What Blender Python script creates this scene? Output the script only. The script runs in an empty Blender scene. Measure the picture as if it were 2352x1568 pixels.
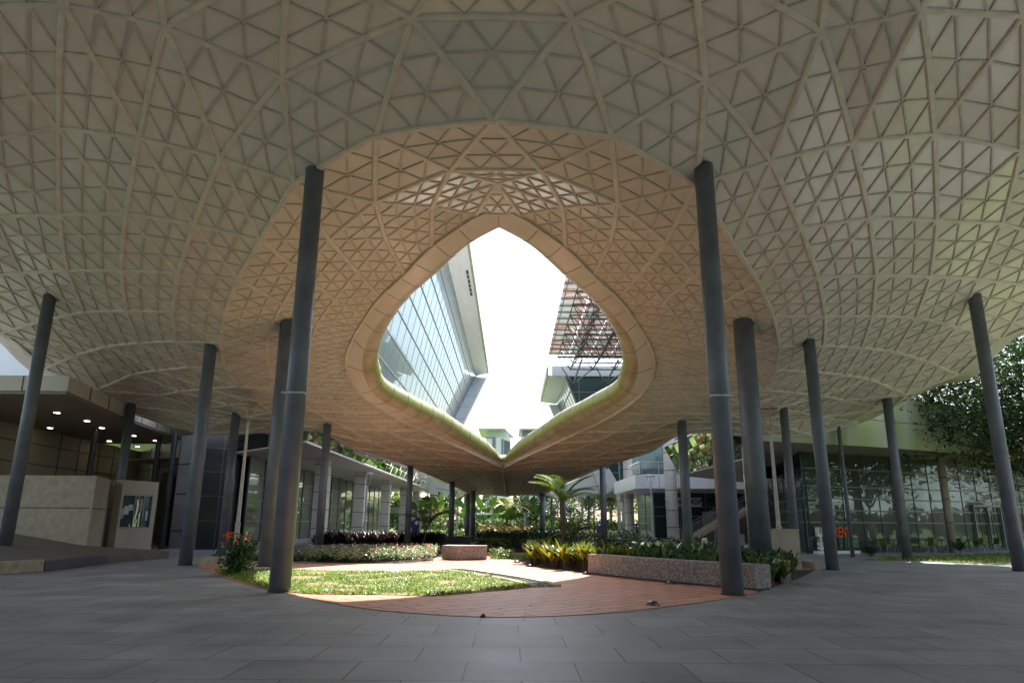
import bpy, math, random, json
from mathutils import Vector, Matrix, noise
import numpy as np
random.seed(7)
sc = bpy.context.scene
col = sc.collection
R = math.radians
H_EYE = 1.65; FPX = 1604.0; TH = math.atan(414/1604); ROLL = 0.0066
CS, CC = math.sin(TH), math.cos(TH)

# ---------- survey helpers: a sight line of the photograph -> a real point at a real distance
def ray(x, y):
    dx = x-1176; dy = y-784
    X = (dx*math.cos(ROLL)+dy*math.sin(ROLL))/FPX
    U = -(-dx*math.sin(ROLL)+dy*math.cos(ROLL))/FPX
    return X, CC-U*CS, CS+U*CC
def gnd(x, y, z=0.0):
    X, Y, Z = ray(x, y); k = (z-H_EYE)/Z
    return (X*k, Y*k)
def at(x, y, D):
    X, Y, Z = ray(x, y); k = D/Y
    return Vector((X*k, D, H_EYE+Z*k))

# ---------- mesh builder
class MB:
    def __init__(s): s.v = []; s.f = []; s.m = []; s.cur = 0
    def face(s, pts):
        n = len(s.v); s.v += [tuple(p) for p in pts]; s.f.append(tuple(range(n, n+len(pts)))); s.m.append(s.cur)
    def add(s, verts, faces):
        n = len(s.v); s.v += [tuple(p) for p in verts]
        for f in faces: s.f.append(tuple(n+i for i in f)); s.m.append(s.cur)
    def box(s, a, b):
        x0, x1 = sorted((a[0], b[0])); y0, y1 = sorted((a[1], b[1])); z0, z1 = sorted((a[2], b[2]))
        s.add([(x0,y0,z0),(x1,y0,z0),(x1,y1,z0),(x0,y1,z0),(x0,y0,z1),(x1,y0,z1),(x1,y1,z1),(x0,y1,z1)],
              [(3,2,1,0),(4,5,6,7),(0,1,5,4),(1,2,6,5),(2,3,7,6),(3,0,4,7)])
    def bar(s, p, q, w, h, up=(0,0,1), off=0.0):
        p = Vector(p); q = Vector(q); d = q-p
        if d.length < 1e-5: return
        d.normalize(); u = Vector(up); sd = d.cross(u)
        if sd.length < 1e-4: sd = d.cross(Vector((1,0,0)))
        sd.normalize(); u = sd.cross(d).normalized()
        vs = []
        for c in (p, q):
            for a, b in ((-1,-1),(1,-1),(1,1),(-1,1)):
                vs.append(c+sd*(a*w/2)+u*(b*h/2+off))
        s.add(vs, [(0,1,2,3),(7,6,5,4),(0,4,5,1),(1,5,6,2),(2,6,7,3),(3,7,4,0)])
    def prism(s, poly, z0, z1):
        n = len(poly); vs = [(p[0],p[1],z0) for p in poly]+[(p[0],p[1],z1) for p in poly]
        fs = [tuple(range(n-1,-1,-1)), tuple(range(n,2*n))]
        for i in range(n): j = (i+1)%n; fs.append((i,j,n+j,n+i))
        s.add(vs, fs)
    def slab(s, pts, d):            # extrude a planar 3D polygon by vector d
        n = len(pts); d = Vector(d); vs = [Vector(p) for p in pts]; vs += [v+d for v in vs[:n]]
        fs = [tuple(range(n)), tuple(range(2*n-1,n-1,-1))]
        for i in range(n): j = (i+1)%n; fs.append((i,n+i,n+j,j))
        s.add(vs, fs)
    def cyl(s, p, q, r0, r1=None, n=16, cap=True):
        r1 = r0 if r1 is None else r1
        p = Vector(p); q = Vector(q); d = (q-p).normalized()
        a = d.orthogonal().normalized(); b = d.cross(a)
        vs = []
        for c, r in ((p, r0), (q, r1)):
            for i in range(n):
                t = 2*math.pi*i/n; vs.append(c+a*(r*math.cos(t))+b*(r*math.sin(t)))
        fs = [(i,(i+1)%n,n+(i+1)%n,n+i) for i in range(n)]
        if cap: fs += [tuple(range(n-1,-1,-1)), tuple(range(n,2*n))]
        s.add(vs, fs)
    def tube(s, pts, rad, n=8):
        pts = [Vector(p) for p in pts]; rad = rad if hasattr(rad,'__len__') else [rad]*len(pts)
        vs = []; prev = None
        for i, p in enumerate(pts):
            d = (pts[min(i+1,len(pts)-1)]-pts[max(i-1,0)]).normalized()
            a = d.orthogonal().normalized() if prev is None else (prev-d*prev.dot(d)).normalized()
            prev = a; b = d.cross(a)
            for k in range(n):
                t = 2*math.pi*k/n; vs.append(p+(a*math.cos(t)+b*math.sin(t))*rad[i])
        fs = []
        for i in range(len(pts)-1):
            for k in range(n):
                fs.append((i*n+k, i*n+(k+1)%n, (i+1)*n+(k+1)%n, (i+1)*n+k))
        fs += [tuple(range(n-1,-1,-1)), tuple(range((len(pts)-1)*n, len(pts)*n))]
        s.add(vs, fs)
    def build(s, name, mat, parent=None, smooth=False, loc=None):
        me = bpy.data.meshes.new(name)
        vs = s.v
        if loc is not None: vs = [(x-loc[0], y-loc[1], z-loc[2]) for x,y,z in s.v]
        me.from_pydata(vs, [], s.f)
        mats = mat if isinstance(mat,(list,tuple)) else [mat]
        for m in mats: me.materials.append(m)
        if len(mats) > 1: me.polygons.foreach_set('material_index', s.m)
        if smooth: me.polygons.foreach_set('use_smooth', [True]*len(me.polygons))
        me.update()
        o = bpy.data.objects.new(name, me); col.objects.link(o)
        if loc is not None and parent is None: o.location = loc
        if parent is not None: o.parent = parent
        return o

def tag(o, label=None, cat=None, group=None, kind=None):
    if label: o['label'] = label
    if cat: o['category'] = cat
    if group: o['group'] = group
    if kind: o['kind'] = kind
    return o
def thing(name, label, cat, loc=(0,0,0), group=None, rz=0):
    o = bpy.data.objects.new(name, None); col.objects.link(o); o.location = loc; o.rotation_euler = (0,0,rz)
    o.empty_display_size = 0.3
    return tag(o, label, cat, group)
def copy_tree(o, parent=None):
    c = o.copy(); col.objects.link(c)
    if parent is not None: c.parent = parent
    for ch in [x for x in bpy.data.objects if x.parent == o]: copy_tree(ch, c)
    return c

# ---------- materials
def newmat(name):
    m = bpy.data.materials.new(name); m.use_nodes = True
    nt = m.node_tree; return m, nt, nt.nodes['Principled BSDF']
def lk(nt, a, b): nt.links.new(a, b)
def mat(name, c, rough=0.6, metal=0.0, var=0.12, scale=3.0, bump=0.0, bscale=40.0, spec=0.5, streak=None, c2=None, coat=0.0):
    m, nt, b = newmat(name)
    b.inputs['Roughness'].default_value = rough; b.inputs['Metallic'].default_value = metal
    b.inputs['Specular IOR Level'].default_value = spec
    b.inputs['Coat Weight'].default_value = coat
    tc = nt.nodes.new('ShaderNodeTexCoord')
    mp = nt.nodes.new('ShaderNodeMapping'); lk(nt, tc.outputs['Object'], mp.inputs[0])
    if streak: mp.inputs['Scale'].default_value = streak
    nz = nt.nodes.new('ShaderNodeTexNoise'); nz.inputs['Scale'].default_value = scale; nz.inputs['Detail'].default_value = 6
    lk(nt, mp.outputs[0], nz.inputs['Vector'])
    rp = nt.nodes.new('ShaderNodeValToRGB')
    rp.color_ramp.elements[0].position = 0.3; rp.color_ramp.elements[1].position = 0.7
    lo = [max(0, x*(1-var)) for x in c]; hi = [min(1, x*(1+var)) for x in (c if c2 is None else c2)]
    if c2 is not None: lo = list(c)
    rp.color_ramp.elements[0].color = (*lo, 1); rp.color_ramp.elements[1].color = (*hi, 1)
    lk(nt, nz.outputs[0], rp.inputs[0]); lk(nt, rp.outputs[0], b.inputs['Base Color'])
    if bump:
        n2 = nt.nodes.new('ShaderNodeTexNoise'); n2.inputs['Scale'].default_value = bscale; n2.inputs['Detail'].default_value = 4
        lk(nt, tc.outputs['Object'], n2.inputs['Vector'])
        bp = nt.nodes.new('ShaderNodeBump'); bp.inputs['Strength'].default_value = bump; bp.inputs['Distance'].default_value = 0.02
        lk(nt, n2.outputs[0], bp.inputs['Height']); lk(nt, bp.outputs[0], b.inputs['Normal'])
    return m
def leafmat(name, c, c2, trans=0.35, rough=0.4, scale=2.5):
    m, nt, b = newmat(name)
    tc = nt.nodes.new('ShaderNodeTexCoord'); nz = nt.nodes.new('ShaderNodeTexNoise'); nz.inputs['Scale'].default_value = scale
    nz.inputs['Detail'].default_value = 5; lk(nt, tc.outputs['Object'], nz.inputs['Vector'])
    oi = nt.nodes.new('ShaderNodeNewGeometry')
    mx = nt.nodes.new('ShaderNodeMath'); mx.operation = 'ADD'; mx.use_clamp = False
    ml = nt.nodes.new('ShaderNodeMath'); ml.operation = 'MULTIPLY_ADD'; ml.inputs[1].default_value = 0.5; ml.inputs[2].default_value = -0.25
    lk(nt, oi.outputs['Random Per Island'], ml.inputs[0]); lk(nt, nz.outputs[0], mx.inputs[0]); lk(nt, ml.outputs[0], mx.inputs[1])
    rp = nt.nodes.new('ShaderNodeValToRGB'); rp.color_ramp.elements[0].position = 0.3; rp.color_ramp.elements[1].position = 0.72
    rp.color_ramp.elements[0].color = (*c,1); rp.color_ramp.elements[1].color = (*c2,1)
    lk(nt, mx.outputs[0], rp.inputs[0]); lk(nt, rp.outputs[0], b.inputs['Base Color'])
    b.inputs['Roughness'].default_value = rough
    tr = nt.nodes.new('ShaderNodeBsdfTranslucent'); lk(nt, rp.outputs[0], tr.inputs[0])
    ms = nt.nodes.new('ShaderNodeMixShader'); ms.inputs[0].default_value = trans
    out = nt.nodes['Material Output']
    lk(nt, b.outputs[0], ms.inputs[1]); lk(nt, tr.outputs[0], ms.inputs[2]); lk(nt, ms.outputs[0], out.inputs[0])
    return m
def glassmat(name, c, refl=0.25, rough=0.02, wave=0.0, tint=(0.85,0.95,0.95), add=0.35):
    """dark glazing: dim interior colour under a partly mirroring pane"""
    m, nt, b = newmat(name)
    b.inputs['Base Color'].default_value = (*c,1); b.inputs['Roughness'].default_value = 0.35
    gl = nt.nodes.new('ShaderNodeBsdfGlossy'); gl.inputs['Color'].default_value = (*tint,1); gl.inputs['Roughness'].default_value = rough
    lw = nt.nodes.new('ShaderNodeLayerWeight'); lw.inputs[0].default_value = 0.35
    mr = nt.nodes.new('ShaderNodeMapRange'); mr.inputs['To Min'].default_value = refl; mr.inputs['To Max'].default_value = min(1.0, refl+add)
    lk(nt, lw.outputs['Fresnel'], mr.inputs['Value'])
    ms = nt.nodes.new('ShaderNodeMixShader'); lk(nt, mr.outputs[0], ms.inputs[0])
    lk(nt, b.outputs[0], ms.inputs[1]); lk(nt, gl.outputs[0], ms.inputs[2]); lk(nt, ms.outputs[0], nt.nodes['Material Output'].inputs[0])
    if wave:
        tc = nt.nodes.new('ShaderNodeTexCoord'); nz = nt.nodes.new('ShaderNodeTexNoise'); nz.inputs['Scale'].default_value = 0.8; nz.inputs['Detail'].default_value = 1
        lk(nt, tc.outputs['Object'], nz.inputs['Vector'])
        bp = nt.nodes.new('ShaderNodeBump'); bp.inputs['Strength'].default_value = wave; bp.inputs['Distance'].default_value = 0.1
        lk(nt, nz.outputs[0], bp.inputs['Height']); lk(nt, bp.outputs[0], gl.inputs['Normal'])
    return m

M = {}
M['panel']   = mat('canopy_panel', (0.68,0.61,0.50), 0.24, var=0.06, scale=1.2, bump=0.05, bscale=6)
M['rib']     = mat('canopy_rib', (0.62,0.55,0.44), 0.5, var=0.12, scale=2.5)
M['rib_s']   = mat('canopy_slim_rib', (0.50,0.44,0.35), 0.55, var=0.15, scale=2.5)  # ribs coloured darker than the panels, slim ones most, for their shaded sides
M['column']  = mat('grey_paint', (0.125,0.14,0.16), 0.42, var=0.22, scale=1.5, bump=0.03, bscale=8)
M['stone_w'] = mat('column_cladding', (0.50,0.47,0.42), 0.65, var=0.10, scale=2.0, bump=0.1, bscale=60)
M['joint']   = mat('black_joint', (0.03,0.03,0.035), 0.5)
M['beige']   = mat('beige_cladding', (0.42,0.36,0.27), 0.6, var=0.08, scale=1.0)
M['fascia'] = mat('pavilion_fascia', (0.60,0.55,0.46), 0.55, var=0.06, scale=1.0)
M['beige2']  = mat('beige_render', (0.44,0.38,0.28), 0.75, var=0.15, scale=3.5, bump=0.3, bscale=30)
M['white']   = mat('white_panel', (0.62,0.62,0.62), 0.45, var=0.05, scale=0.8)
M['whiteg']  = mat('grey_white_panel', (0.50,0.52,0.54), 0.45, var=0.05, scale=0.8)
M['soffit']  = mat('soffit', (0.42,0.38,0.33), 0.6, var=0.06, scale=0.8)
M['dark']    = mat('dark_metal', (0.03,0.032,0.035), 0.35)
M['black']   = mat('black_panel', (0.015,0.017,0.02), 0.18)
M['steel']   = mat('steel_frame', (0.32,0.34,0.35), 0.3, metal=0.8)
M['frame']   = mat('grey_frame', (0.20,0.21,0.215), 0.4, metal=0.3)
M['galv']    = mat('galvanised', (0.42,0.43,0.43), 0.45, metal=0.4)
M['rust']    = mat('rusty_paint', (0.50,0.48,0.44), 0.6, c2=(0.30,0.16,0.08), scale=9)
M['post_w']  = mat('cream_paint', (0.50,0.48,0.42), 0.55, var=0.12, scale=5)
M['chrome']  = mat('polished_steel', (0.62,0.66,0.66), 0.035, metal=1.0, var=0.03)
M['g_left']  = glassmat('facade_glass', (0.05,0.09,0.10), 0.14, 0.015, 0.0, (0.66,0.82,0.88), 0.26)
M['g_lib']   = glassmat('library_glass', (0.010,0.02,0.02), 0.18, 0.01, 0.12, (0.75,0.9,0.85))
M['g_dark']  = glassmat('dark_glass', (0.006,0.018,0.019), 0.07, 0.015, 0.10, (0.70,0.90,0.90), 0.25)
M['g_teal']  = glassmat('teal_glass', (0.008,0.045,0.05), 0.04, 0.03, 0.0, (0.6,0.9,0.9), 0.18)
M['bark']    = mat('bark', (0.12,0.085,0.055), 0.9, scale=8, bump=0.6, bscale=30)
M['soil']    = mat('soil', (0.05,0.035,0.022), 0.95, scale=6, bump=0.5, bscale=30)
M['cream']   = mat('cream_concrete', (0.45,0.38,0.25), 0.8, var=0.2, scale=4)
M['kerb']    = mat('kerb_stone', (0.38,0.32,0.23), 0.8, var=0.25, scale=4, bump=0.3)
M['navy']    = mat('navy_sign', (0.015,0.015,0.12), 0.4)
M['signw']   = mat('white_sign', (0.75,0.75,0.74), 0.5, var=0.03)
M['orange']  = mat('orange_letters', (0.62,0.10,0.02), 0.45, var=0.04)
M['dgreen']  = mat('dark_green_letters', (0.015,0.06,0.035), 0.5)
M['purple']  = mat('purple_letters', (0.06,0.02,0.25), 0.5)
M['lime']    = mat('lime_plastic', (0.13,0.22,0.02), 0.4)
M['domem']   = mat('dome_metal', (0.12,0.12,0.12), 0.25, metal=0.8)
M['leaf_dk'] = leafmat('leaf_dark', (0.012,0.03,0.008), (0.04,0.085,0.015))
M['leaf_md'] = leafmat('leaf_mid', (0.02,0.06,0.01), (0.07,0.15,0.02))
M['leaf_lt'] = leafmat('leaf_light', (0.05,0.11,0.012), (0.17,0.25,0.035))
M['leaf_yl'] = leafmat('leaf_yellow', (0.06,0.12,0.008), (0.30,0.30,0.025), scale=1.6)
M['leaf_go'] = leafmat('leaf_golden', (0.22,0.22,0.04), (0.55,0.48,0.14), scale=1.6)
M['leaf_pu'] = leafmat('leaf_purple', (0.012,0.012,0.008), (0.06,0.02,0.025), trans=0.15)
M['leaf_cr'] = leafmat('leaf_croton', (0.10,0.14,0.01), (0.38,0.12,0.03))
M['leaf_va'] = leafmat('leaf_variegated', (0.08,0.17,0.05), (0.50,0.58,0.36), scale=6)
M['leaf_gl'] = leafmat('leaf_glossy', (0.02,0.06,0.015), (0.10,0.17,0.06), rough=0.18)
M['grass']   = leafmat('grass_blade', (0.10,0.19,0.015), (0.30,0.40,0.06), scale=1.2, rough=.55)
M['petal_o'] = leafmat('petal_orange', (0.75,0.08,0.01), (0.85,0.22,0.02))
M['petal_r'] = leafmat('petal_red', (0.55,0.04,0.05), (0.75,0.15,0.12))

def emit(name, c, s):
    m, nt, b = newmat(name); b.inputs['Emission Color'].default_value = (*c,1); b.inputs['Emission Strength'].default_value = s
    b.inputs['Base Color'].default_value = (*c,1); return m
M['lamp'] = emit('lamp_glow', (1.0,0.85,0.6), 6.0)

def tile_mat():
    m, nt, b = newmat('grey_floor_tile')
    tc = nt.nodes.new('ShaderNodeTexCoord'); mp = nt.nodes.new('ShaderNodeMapping')
    mp.inputs['Location'].default_value = (-0.13+1.29, -8.16+1.05*8, 0); lk(nt, tc.outputs['Object'], mp.inputs[0])
    br = nt.nodes.new('ShaderNodeTexBrick'); lk(nt, mp.outputs[0], br.inputs['Vector'])
    br.offset = 0.5; br.inputs['Scale'].default_value = 1.0; br.inputs['Brick Width'].default_value = 1.29; br.inputs['Row Height'].default_value = 1.05
    br.inputs['Mortar Size'].default_value = 0.009; br.inputs['Mortar Smooth'].default_value = 0.2; br.inputs['Bias'].default_value = 0
    br.inputs['Color1'].default_value = (0.25,0.26,0.275,1); br.inputs['Color2'].default_value = (0.33,0.34,0.36,1); br.inputs['Mortar'].default_value = (0.06,0.06,0.055,1)
    nz = nt.nodes.new('ShaderNodeTexNoise'); nz.inputs['Scale'].default_value = 0.9; nz.inputs['Detail'].default_value = 8; lk(nt, tc.outputs['Object'], nz.inputs['Vector'])
    n3 = nt.nodes.new('ShaderNodeTexNoise'); n3.inputs['Scale'].default_value = 14; n3.inputs['Detail'].default_value = 6; lk(nt, tc.outputs['Object'], n3.inputs['Vector'])
    mr = nt.nodes.new('ShaderNodeMapRange'); mr.inputs['From Min'].default_value = 0.25; mr.inputs['From Max'].default_value = 0.75
    mr.inputs['To Min'].default_value = 0.66; mr.inputs['To Max'].default_value = 1.2; lk(nt, nz.outputs[0], mr.inputs['Value'])
    mu = nt.nodes.new('ShaderNodeMix'); mu.data_type = 'RGBA'; mu.blend_type = 'MULTIPLY'; mu.inputs[0].default_value = 1
    lk(nt, br.outputs['Color'], mu.inputs[6]); lk(nt, mr.outputs[0], mu.inputs[7]); lk(nt, mu.outputs[2], b.inputs['Base Color'])
    r2 = nt.nodes.new('ShaderNodeMapRange'); r2.inputs['To Min'].default_value = 0.36; r2.inputs['To Max'].default_value = 0.58; lk(nt, nz.outputs[0], r2.inputs['Value'])
    lk(nt, r2.outputs[0], b.inputs['Roughness'])
    ad = nt.nodes.new('ShaderNodeMath'); ad.operation = 'MULTIPLY_ADD'; ad.inputs[1].default_value = -1.0; ad.inputs[2].default_value = 0
    lk(nt, br.outputs['Fac'], ad.inputs[0])
    a2 = nt.nodes.new('ShaderNodeMath'); a2.operation = 'MULTIPLY_ADD'; a2.inputs[1].default_value = 0.12; lk(nt, n3.outputs[0], a2.inputs[0]); lk(nt, ad.outputs[0], a2.inputs[2])
    bp = nt.nodes.new('ShaderNodeBump'); bp.inputs['Strength'].default_value = 0.35; bp.inputs['Distance'].default_value = 0.012
    lk(nt, a2.outputs[0], bp.inputs['Height']); lk(nt, bp.outputs[0], b.inputs['Normal'])
    return m
def terracotta_mat(name, c1, c2, mort):
    m, nt, b = newmat(name)
    tc = nt.nodes.new('ShaderNodeTexCoord'); mp = nt.nodes.new('ShaderNodeMapping'); mp.inputs['Rotation'].default_value = (0,0,R(-38))
    nd = nt.nodes.new('ShaderNodeTexNoise'); nd.inputs['Scale'].default_value = 1.2; lk(nt, tc.outputs['Object'], nd.inputs['Vector'])
    va = nt.nodes.new('ShaderNodeVectorMath'); va.operation = 'MULTIPLY_ADD'; va.inputs[1].default_value = (0.35,0.35,0)
    lk(nt, nd.outputs['Color'], va.inputs[0]); lk(nt, tc.outputs['Object'], va.inputs[2]); lk(nt, va.outputs[0], mp.inputs[0])
    br = nt.nodes.new('ShaderNodeTexBrick'); lk(nt, mp.outputs[0], br.inputs['Vector']); br.offset = 0.5
    br.inputs['Scale'].default_value = 1; br.inputs['Brick Width'].default_value = 0.85; br.inputs['Row Height'].default_value = 0.40
    br.inputs['Mortar Size'].default_value = 0.022; br.inputs['Mortar Smooth'].default_value = 0.6
    br.inputs['Color1'].default_value = (*c1,1); br.inputs['Color2'].default_value = (*c2,1); br.inputs['Mortar'].default_value = (*mort,1)
    nz = nt.nodes.new('ShaderNodeTexNoise'); nz.inputs['Scale'].default_value = 1.6; nz.inputs['Detail'].default_value = 9; nz.inputs['Roughness'].default_value = 0.7
    lk(nt, tc.outputs['Object'], nz.inputs['Vector'])
    mr = nt.nodes.new('ShaderNodeMapRange'); mr.inputs['From Min'].default_value = 0.3; mr.inputs['From Max'].default_value = 0.7
    mr.inputs['To Min'].default_value = 0.72; mr.inputs['To Max'].default_value = 1.2; lk(nt, nz.outputs[0], mr.inputs['Value'])
    mu = nt.nodes.new('ShaderNodeMix'); mu.data_type = 'RGBA'; mu.blend_type = 'MULTIPLY'; mu.inputs[0].default_value = 1
    lk(nt, br.outputs['Color'], mu.inputs[6]); lk(nt, mr.outputs[0], mu.inputs[7]); lk(nt, mu.outputs[2], b.inputs['Base Color'])
    rr = nt.nodes.new('ShaderNodeMapRange'); rr.inputs['To Min'].default_value = 0.32; rr.inputs['To Max'].default_value = 0.6; lk(nt, nz.outputs[0], rr.inputs['Value']); lk(nt, rr.outputs[0], b.inputs['Roughness'])
    ad = nt.nodes.new('ShaderNodeMath'); ad.operation = 'MULTIPLY_ADD'; ad.inputs[1].default_value = -0.6; lk(nt, br.outputs['Fac'], ad.inputs[0]); lk(nt, nz.outputs[0], ad.inputs[2])
    bp = nt.nodes.new('ShaderNodeBump'); bp.inputs['Strength'].default_value = 0.8; bp.inputs['Distance'].default_value = 0.03
    lk(nt, ad.outputs[0], bp.inputs['Height']); lk(nt, bp.outputs[0], b.inputs['Normal'])
    return m
def aggregate_mat():
    m, nt, b = newmat('exposed_aggregate')
    tc = nt.nodes.new('ShaderNodeTexCoord'); vo = nt.nodes.new('ShaderNodeTexVoronoi'); vo.inputs['Scale'].default_value = 42
    lk(nt, tc.outputs['Object'], vo.inputs['Vector'])
    sp = nt.nodes.new('ShaderNodeSeparateColor'); lk(nt, vo.outputs['Color'], sp.inputs[0])
    rp = nt.nodes.new('ShaderNodeValToRGB'); e = rp.color_ramp.elements
    e[0].position = 0; e[0].color = (0.11,0.09,0.085,1); e[1].position = 1; e[1].color = (0.46,0.43,0.40,1)
    x = rp.color_ramp.elements.new(0.55); x.color = (0.22,0.185,0.17,1)
    lk(nt, sp.outputs[0], rp.inputs[0]); lk(nt, rp.outputs[0], b.inputs['Base Color']); b.inputs['Roughness'].default_value = 0.75
    bp = nt.nodes.new('ShaderNodeBump'); bp.inputs['Strength'].default_value = 0.6; bp.inputs['Distance'].default_value = 0.006
    lk(nt, vo.outputs['Distance'], bp.inputs['Height']); bp.invert = True; lk(nt, bp.outputs[0], b.inputs['Normal'])
    return m
def algae_mat(name, base, lo, hi, cut0, cut1, nscale=(1,1,1)):
    """cladding with algae growing in patches on the faces that look up and outward"""
    m, nt, b = newmat(name)
    tc = nt.nodes.new('ShaderNodeTexCoord'); nz = nt.nodes.new('ShaderNodeTexNoise'); nz.inputs['Scale'].default_value = 1.3; nz.inputs['Detail'].default_value = 8
    mp = nt.nodes.new('ShaderNodeMapping'); mp.inputs['Scale'].default_value = nscale; lk(nt, tc.outputs['Object'], mp.inputs[0]); lk(nt, mp.outputs[0], nz.inputs['Vector'])
    ge = nt.nodes.new('ShaderNodeNewGeometry'); se = nt.nodes.new('ShaderNodeSeparateXYZ'); lk(nt, ge.outputs['Normal'], se.inputs[0])
    ad = nt.nodes.new('ShaderNodeMath'); ad.operation = 'MULTIPLY_ADD'; ad.inputs[1].default_value = 0.9; lk(nt, nz.outputs[0], ad.inputs[0]); lk(nt, se.outputs[2], ad.inputs[2])
    rp = nt.nodes.new('ShaderNodeValToRGB'); e = rp.color_ramp.elements
    mr = nt.nodes.new('ShaderNodeMapRange'); mr.inputs['From Min'].default_value = cut0; mr.inputs['From Max'].default_value = cut1; lk(nt, ad.outputs[0], mr.inputs['Value'])
    e[0].position = 0; e[0].color = (*base,1); e[1].position = 1.0; e[1].color = (*base,1)
    for p, c in ((0.10,base),(0.28,(0.38,0.30,0.17)),(0.42,lo),(0.62,hi),(0.85,(0.42,0.40,0.27))):
        x = rp.color_ramp.elements.new(p); x.color = (*c,1)
    lk(nt, mr.outputs[0], rp.inputs[0]); lk(nt, rp.outputs[0], b.inputs['Base Color']); b.inputs['Roughness'].default_value = 0.45
    return m
M['tile'] = tile_mat()
M['terra'] = terracotta_mat('terracotta_paving', (0.56,0.25,0.16), (0.66,0.31,0.20), (0.15,0.05,0.035))
M['peach'] = terracotta_mat('sunlit_sandy_paving', (0.60,0.38,0.24), (0.66,0.44,0.29), (0.45,0.27,0.17))  # path colour paled to carry the sun's overexposure
M['maroon'] = terracotta_mat('maroon_paving', (0.33,0.20,0.17), (0.38,0.24,0.20), (0.2,0.11,0.09))
M['aggr'] = aggregate_mat()
M['algae'] = algae_mat('rim_with_algae', (0.56,0.50,0.41), (0.24,0.25,0.06), (0.36,0.40,0.10), -0.85, 1.35)
M['algae2'] = mat('fascia_with_algae', (0.44,0.45,0.38), 0.5, c2=(0.24,0.29,0.09), scale=0.9, streak=(1,1,0.25))
M['concrete'] = mat('pale_concrete', (0.42,0.42,0.41), 0.7, var=0.12, scale=1.5)
M['walk'] = mat('grey_walkway', (0.30,0.31,0.32), 0.45, var=0.1, scale=0.6)
# =====================================================================  GROUND
def sheet(name, poly, z, m, kind='structure', label=None):
    mb = MB(); mb.face([(x,y,z) for x,y in poly]); o = mb.build(name, m)
    if kind: tag(o, kind=kind)
    return o
def smooth_poly(pts, n=6, closed=False):
    out = []; L = len(pts)
    P = lambda i: pts[i % L] if closed else pts[max(0, min(L-1, i))]
    for i in range(L if closed else L-1):
        p0,p1,p2,p3 = P(i-1),P(i),P(i+1),P(i+2)
        for k in range(n):
            t = k/n
            out.append(tuple(0.5*((2*p1[a])+(-p0[a]+p2[a])*t+(2*p0[a]-5*p1[a]+4*p2[a]-p3[a])*t*t+(-p0[a]+3*p1[a]-3*p2[a]+p3[a])*t**3) for a in range(len(p1))))
    if not closed: out.append(tuple(pts[-1]))
    return out
sheet('ground', [(-900,-900),(900,-900),(900,900),(-900,900)], -0.03, mat('lawn_ground', (0.05,0.10,0.015), 0.9, c2=(0.14,0.19,0.03), scale=0.25))
sheet('tile_floor', [(-34,-30),(34,-30),(30,33.5),(16,40.5),(13,62),(-9,62),(-17,62),(-34,50)], 0.0, M['tile'])
sheet('pavement', [(-17.5,44),(-8,44),(-8,120),(-17.5,120)], 0.004, M['walk'])
sheet('pavement', [(8,40),(30,50),(60,62),(60,120),(8,120)], 0.004, M['walk'])

edge_near = [(-12.0,29.0),(-11.4,26.9),(-9.4,23.2),(-7.14,19.75),(-5.63,17.75),(-3.18,14.75),(-1.35,13.55),(0.14,13.32),(1.89,14.0),(3.49,15.33),(5.71,17.7),(7.76,20.9),(9.5,23.8),(11.07,26.71)]
en = smooth_poly(edge_near, 5)
sheet('garden_soil', en+[(12.3,31),(12,40),(9.5,62),(5.5,80),(-6,80),(-7.2,62),(-9,46),(-12.5,40),(-13,33)], 0.006, M['soil'])
terra = en[5:]
terra = [p for p in terra if p[0] < 6.3]
terra += [(6.24,18.6),(5.67,19.5),(2.56,24.3),(2.2,25.2),(1.2,26.6),(0.6,29.0),(0.35,31.5),(0.5,36),(2.2,38.6),(2.4,40.2),(-1,40.6),(-3.6,40),(-3.6,36),(-3.4,31.5),(-4.6,29.2),(-7.5,29.6),(-10.8,30.2),(-12.2,29.6)]
sheet('garden_path', terra, 0.011, M['terra'])
sheet('garden_path', [(-10.6,27.4),(-8.8,28.6),(-6.2,28.2),(-4.0,28.9),(-3.1,30.1),(-3.1,27.0),(-2.1,25.2),(-4.8,24.5),(-7.6,25.2),(-10.2,25.6)], 0.015, M['peach'])
sheet('garden_path', smooth_poly([(-3.3,30.3),(-2.3,30.6),(-1.6,30.4),(-2.1,28.4),(-1.6,26.4),(-1.0,25.0),(-2.3,25.0),(-2.9,26.6),(-3.5,28.6)], 3, True), 0.019, M['maroon'])
sheet('garden_path', [(-2.8,62),(0.6,62),(-1.0,44),(-2.6,40.8),(-5.2,41.4),(-4.6,46)], 0.010, M['maroon'])
sheet('garden_lawn', [(-0.9,33.2),(1.2,33.2),(2.3,37.2),(-1.0,36.6)], 0.016, mat('lawn_soil', (0.06,0.11,0.02), 0.9, c2=(0.14,0.22,0.04), scale=3))
lawn_poly = smooth_poly([(-9.9,24.9),(-8.7,22.4),(-7.2,20.0),(-5.63,17.9),(-4.55,17.05),(-2.8,16.95),(-1.87,16.75),(-1.1,17.35),(-0.47,18.0),(0.46,19.0),(0.55,19.7),(-0.1,21.4),(-1.0,23.3),(-2.04,24.9),(-4.8,24.2),(-7.6,24.9)], 3, True)
sheet('lawn_bed', lawn_poly, 0.024, mat('bare_earth', (0.30,0.20,0.10), 0.9, c2=(0.10,0.13,0.03), scale=1.1))
sheet('side_lawn', [(16.5,34.6),(19,33.9),(24,29.5),(60,10),(90,20),(90,60),(36,49.5),(28,42.6),(20,38.8)], 0.008, mat('side_lawn', (0.07,0.13,0.02), 0.9, c2=(0.20,0.22,0.05), scale=0.5))
sheet('terrace', [(14.5,36.6),(19,38.6),(27,42.3),(36,48),(48,56),(44,66),(16,50)], 0.012, M['walk'])

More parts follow.
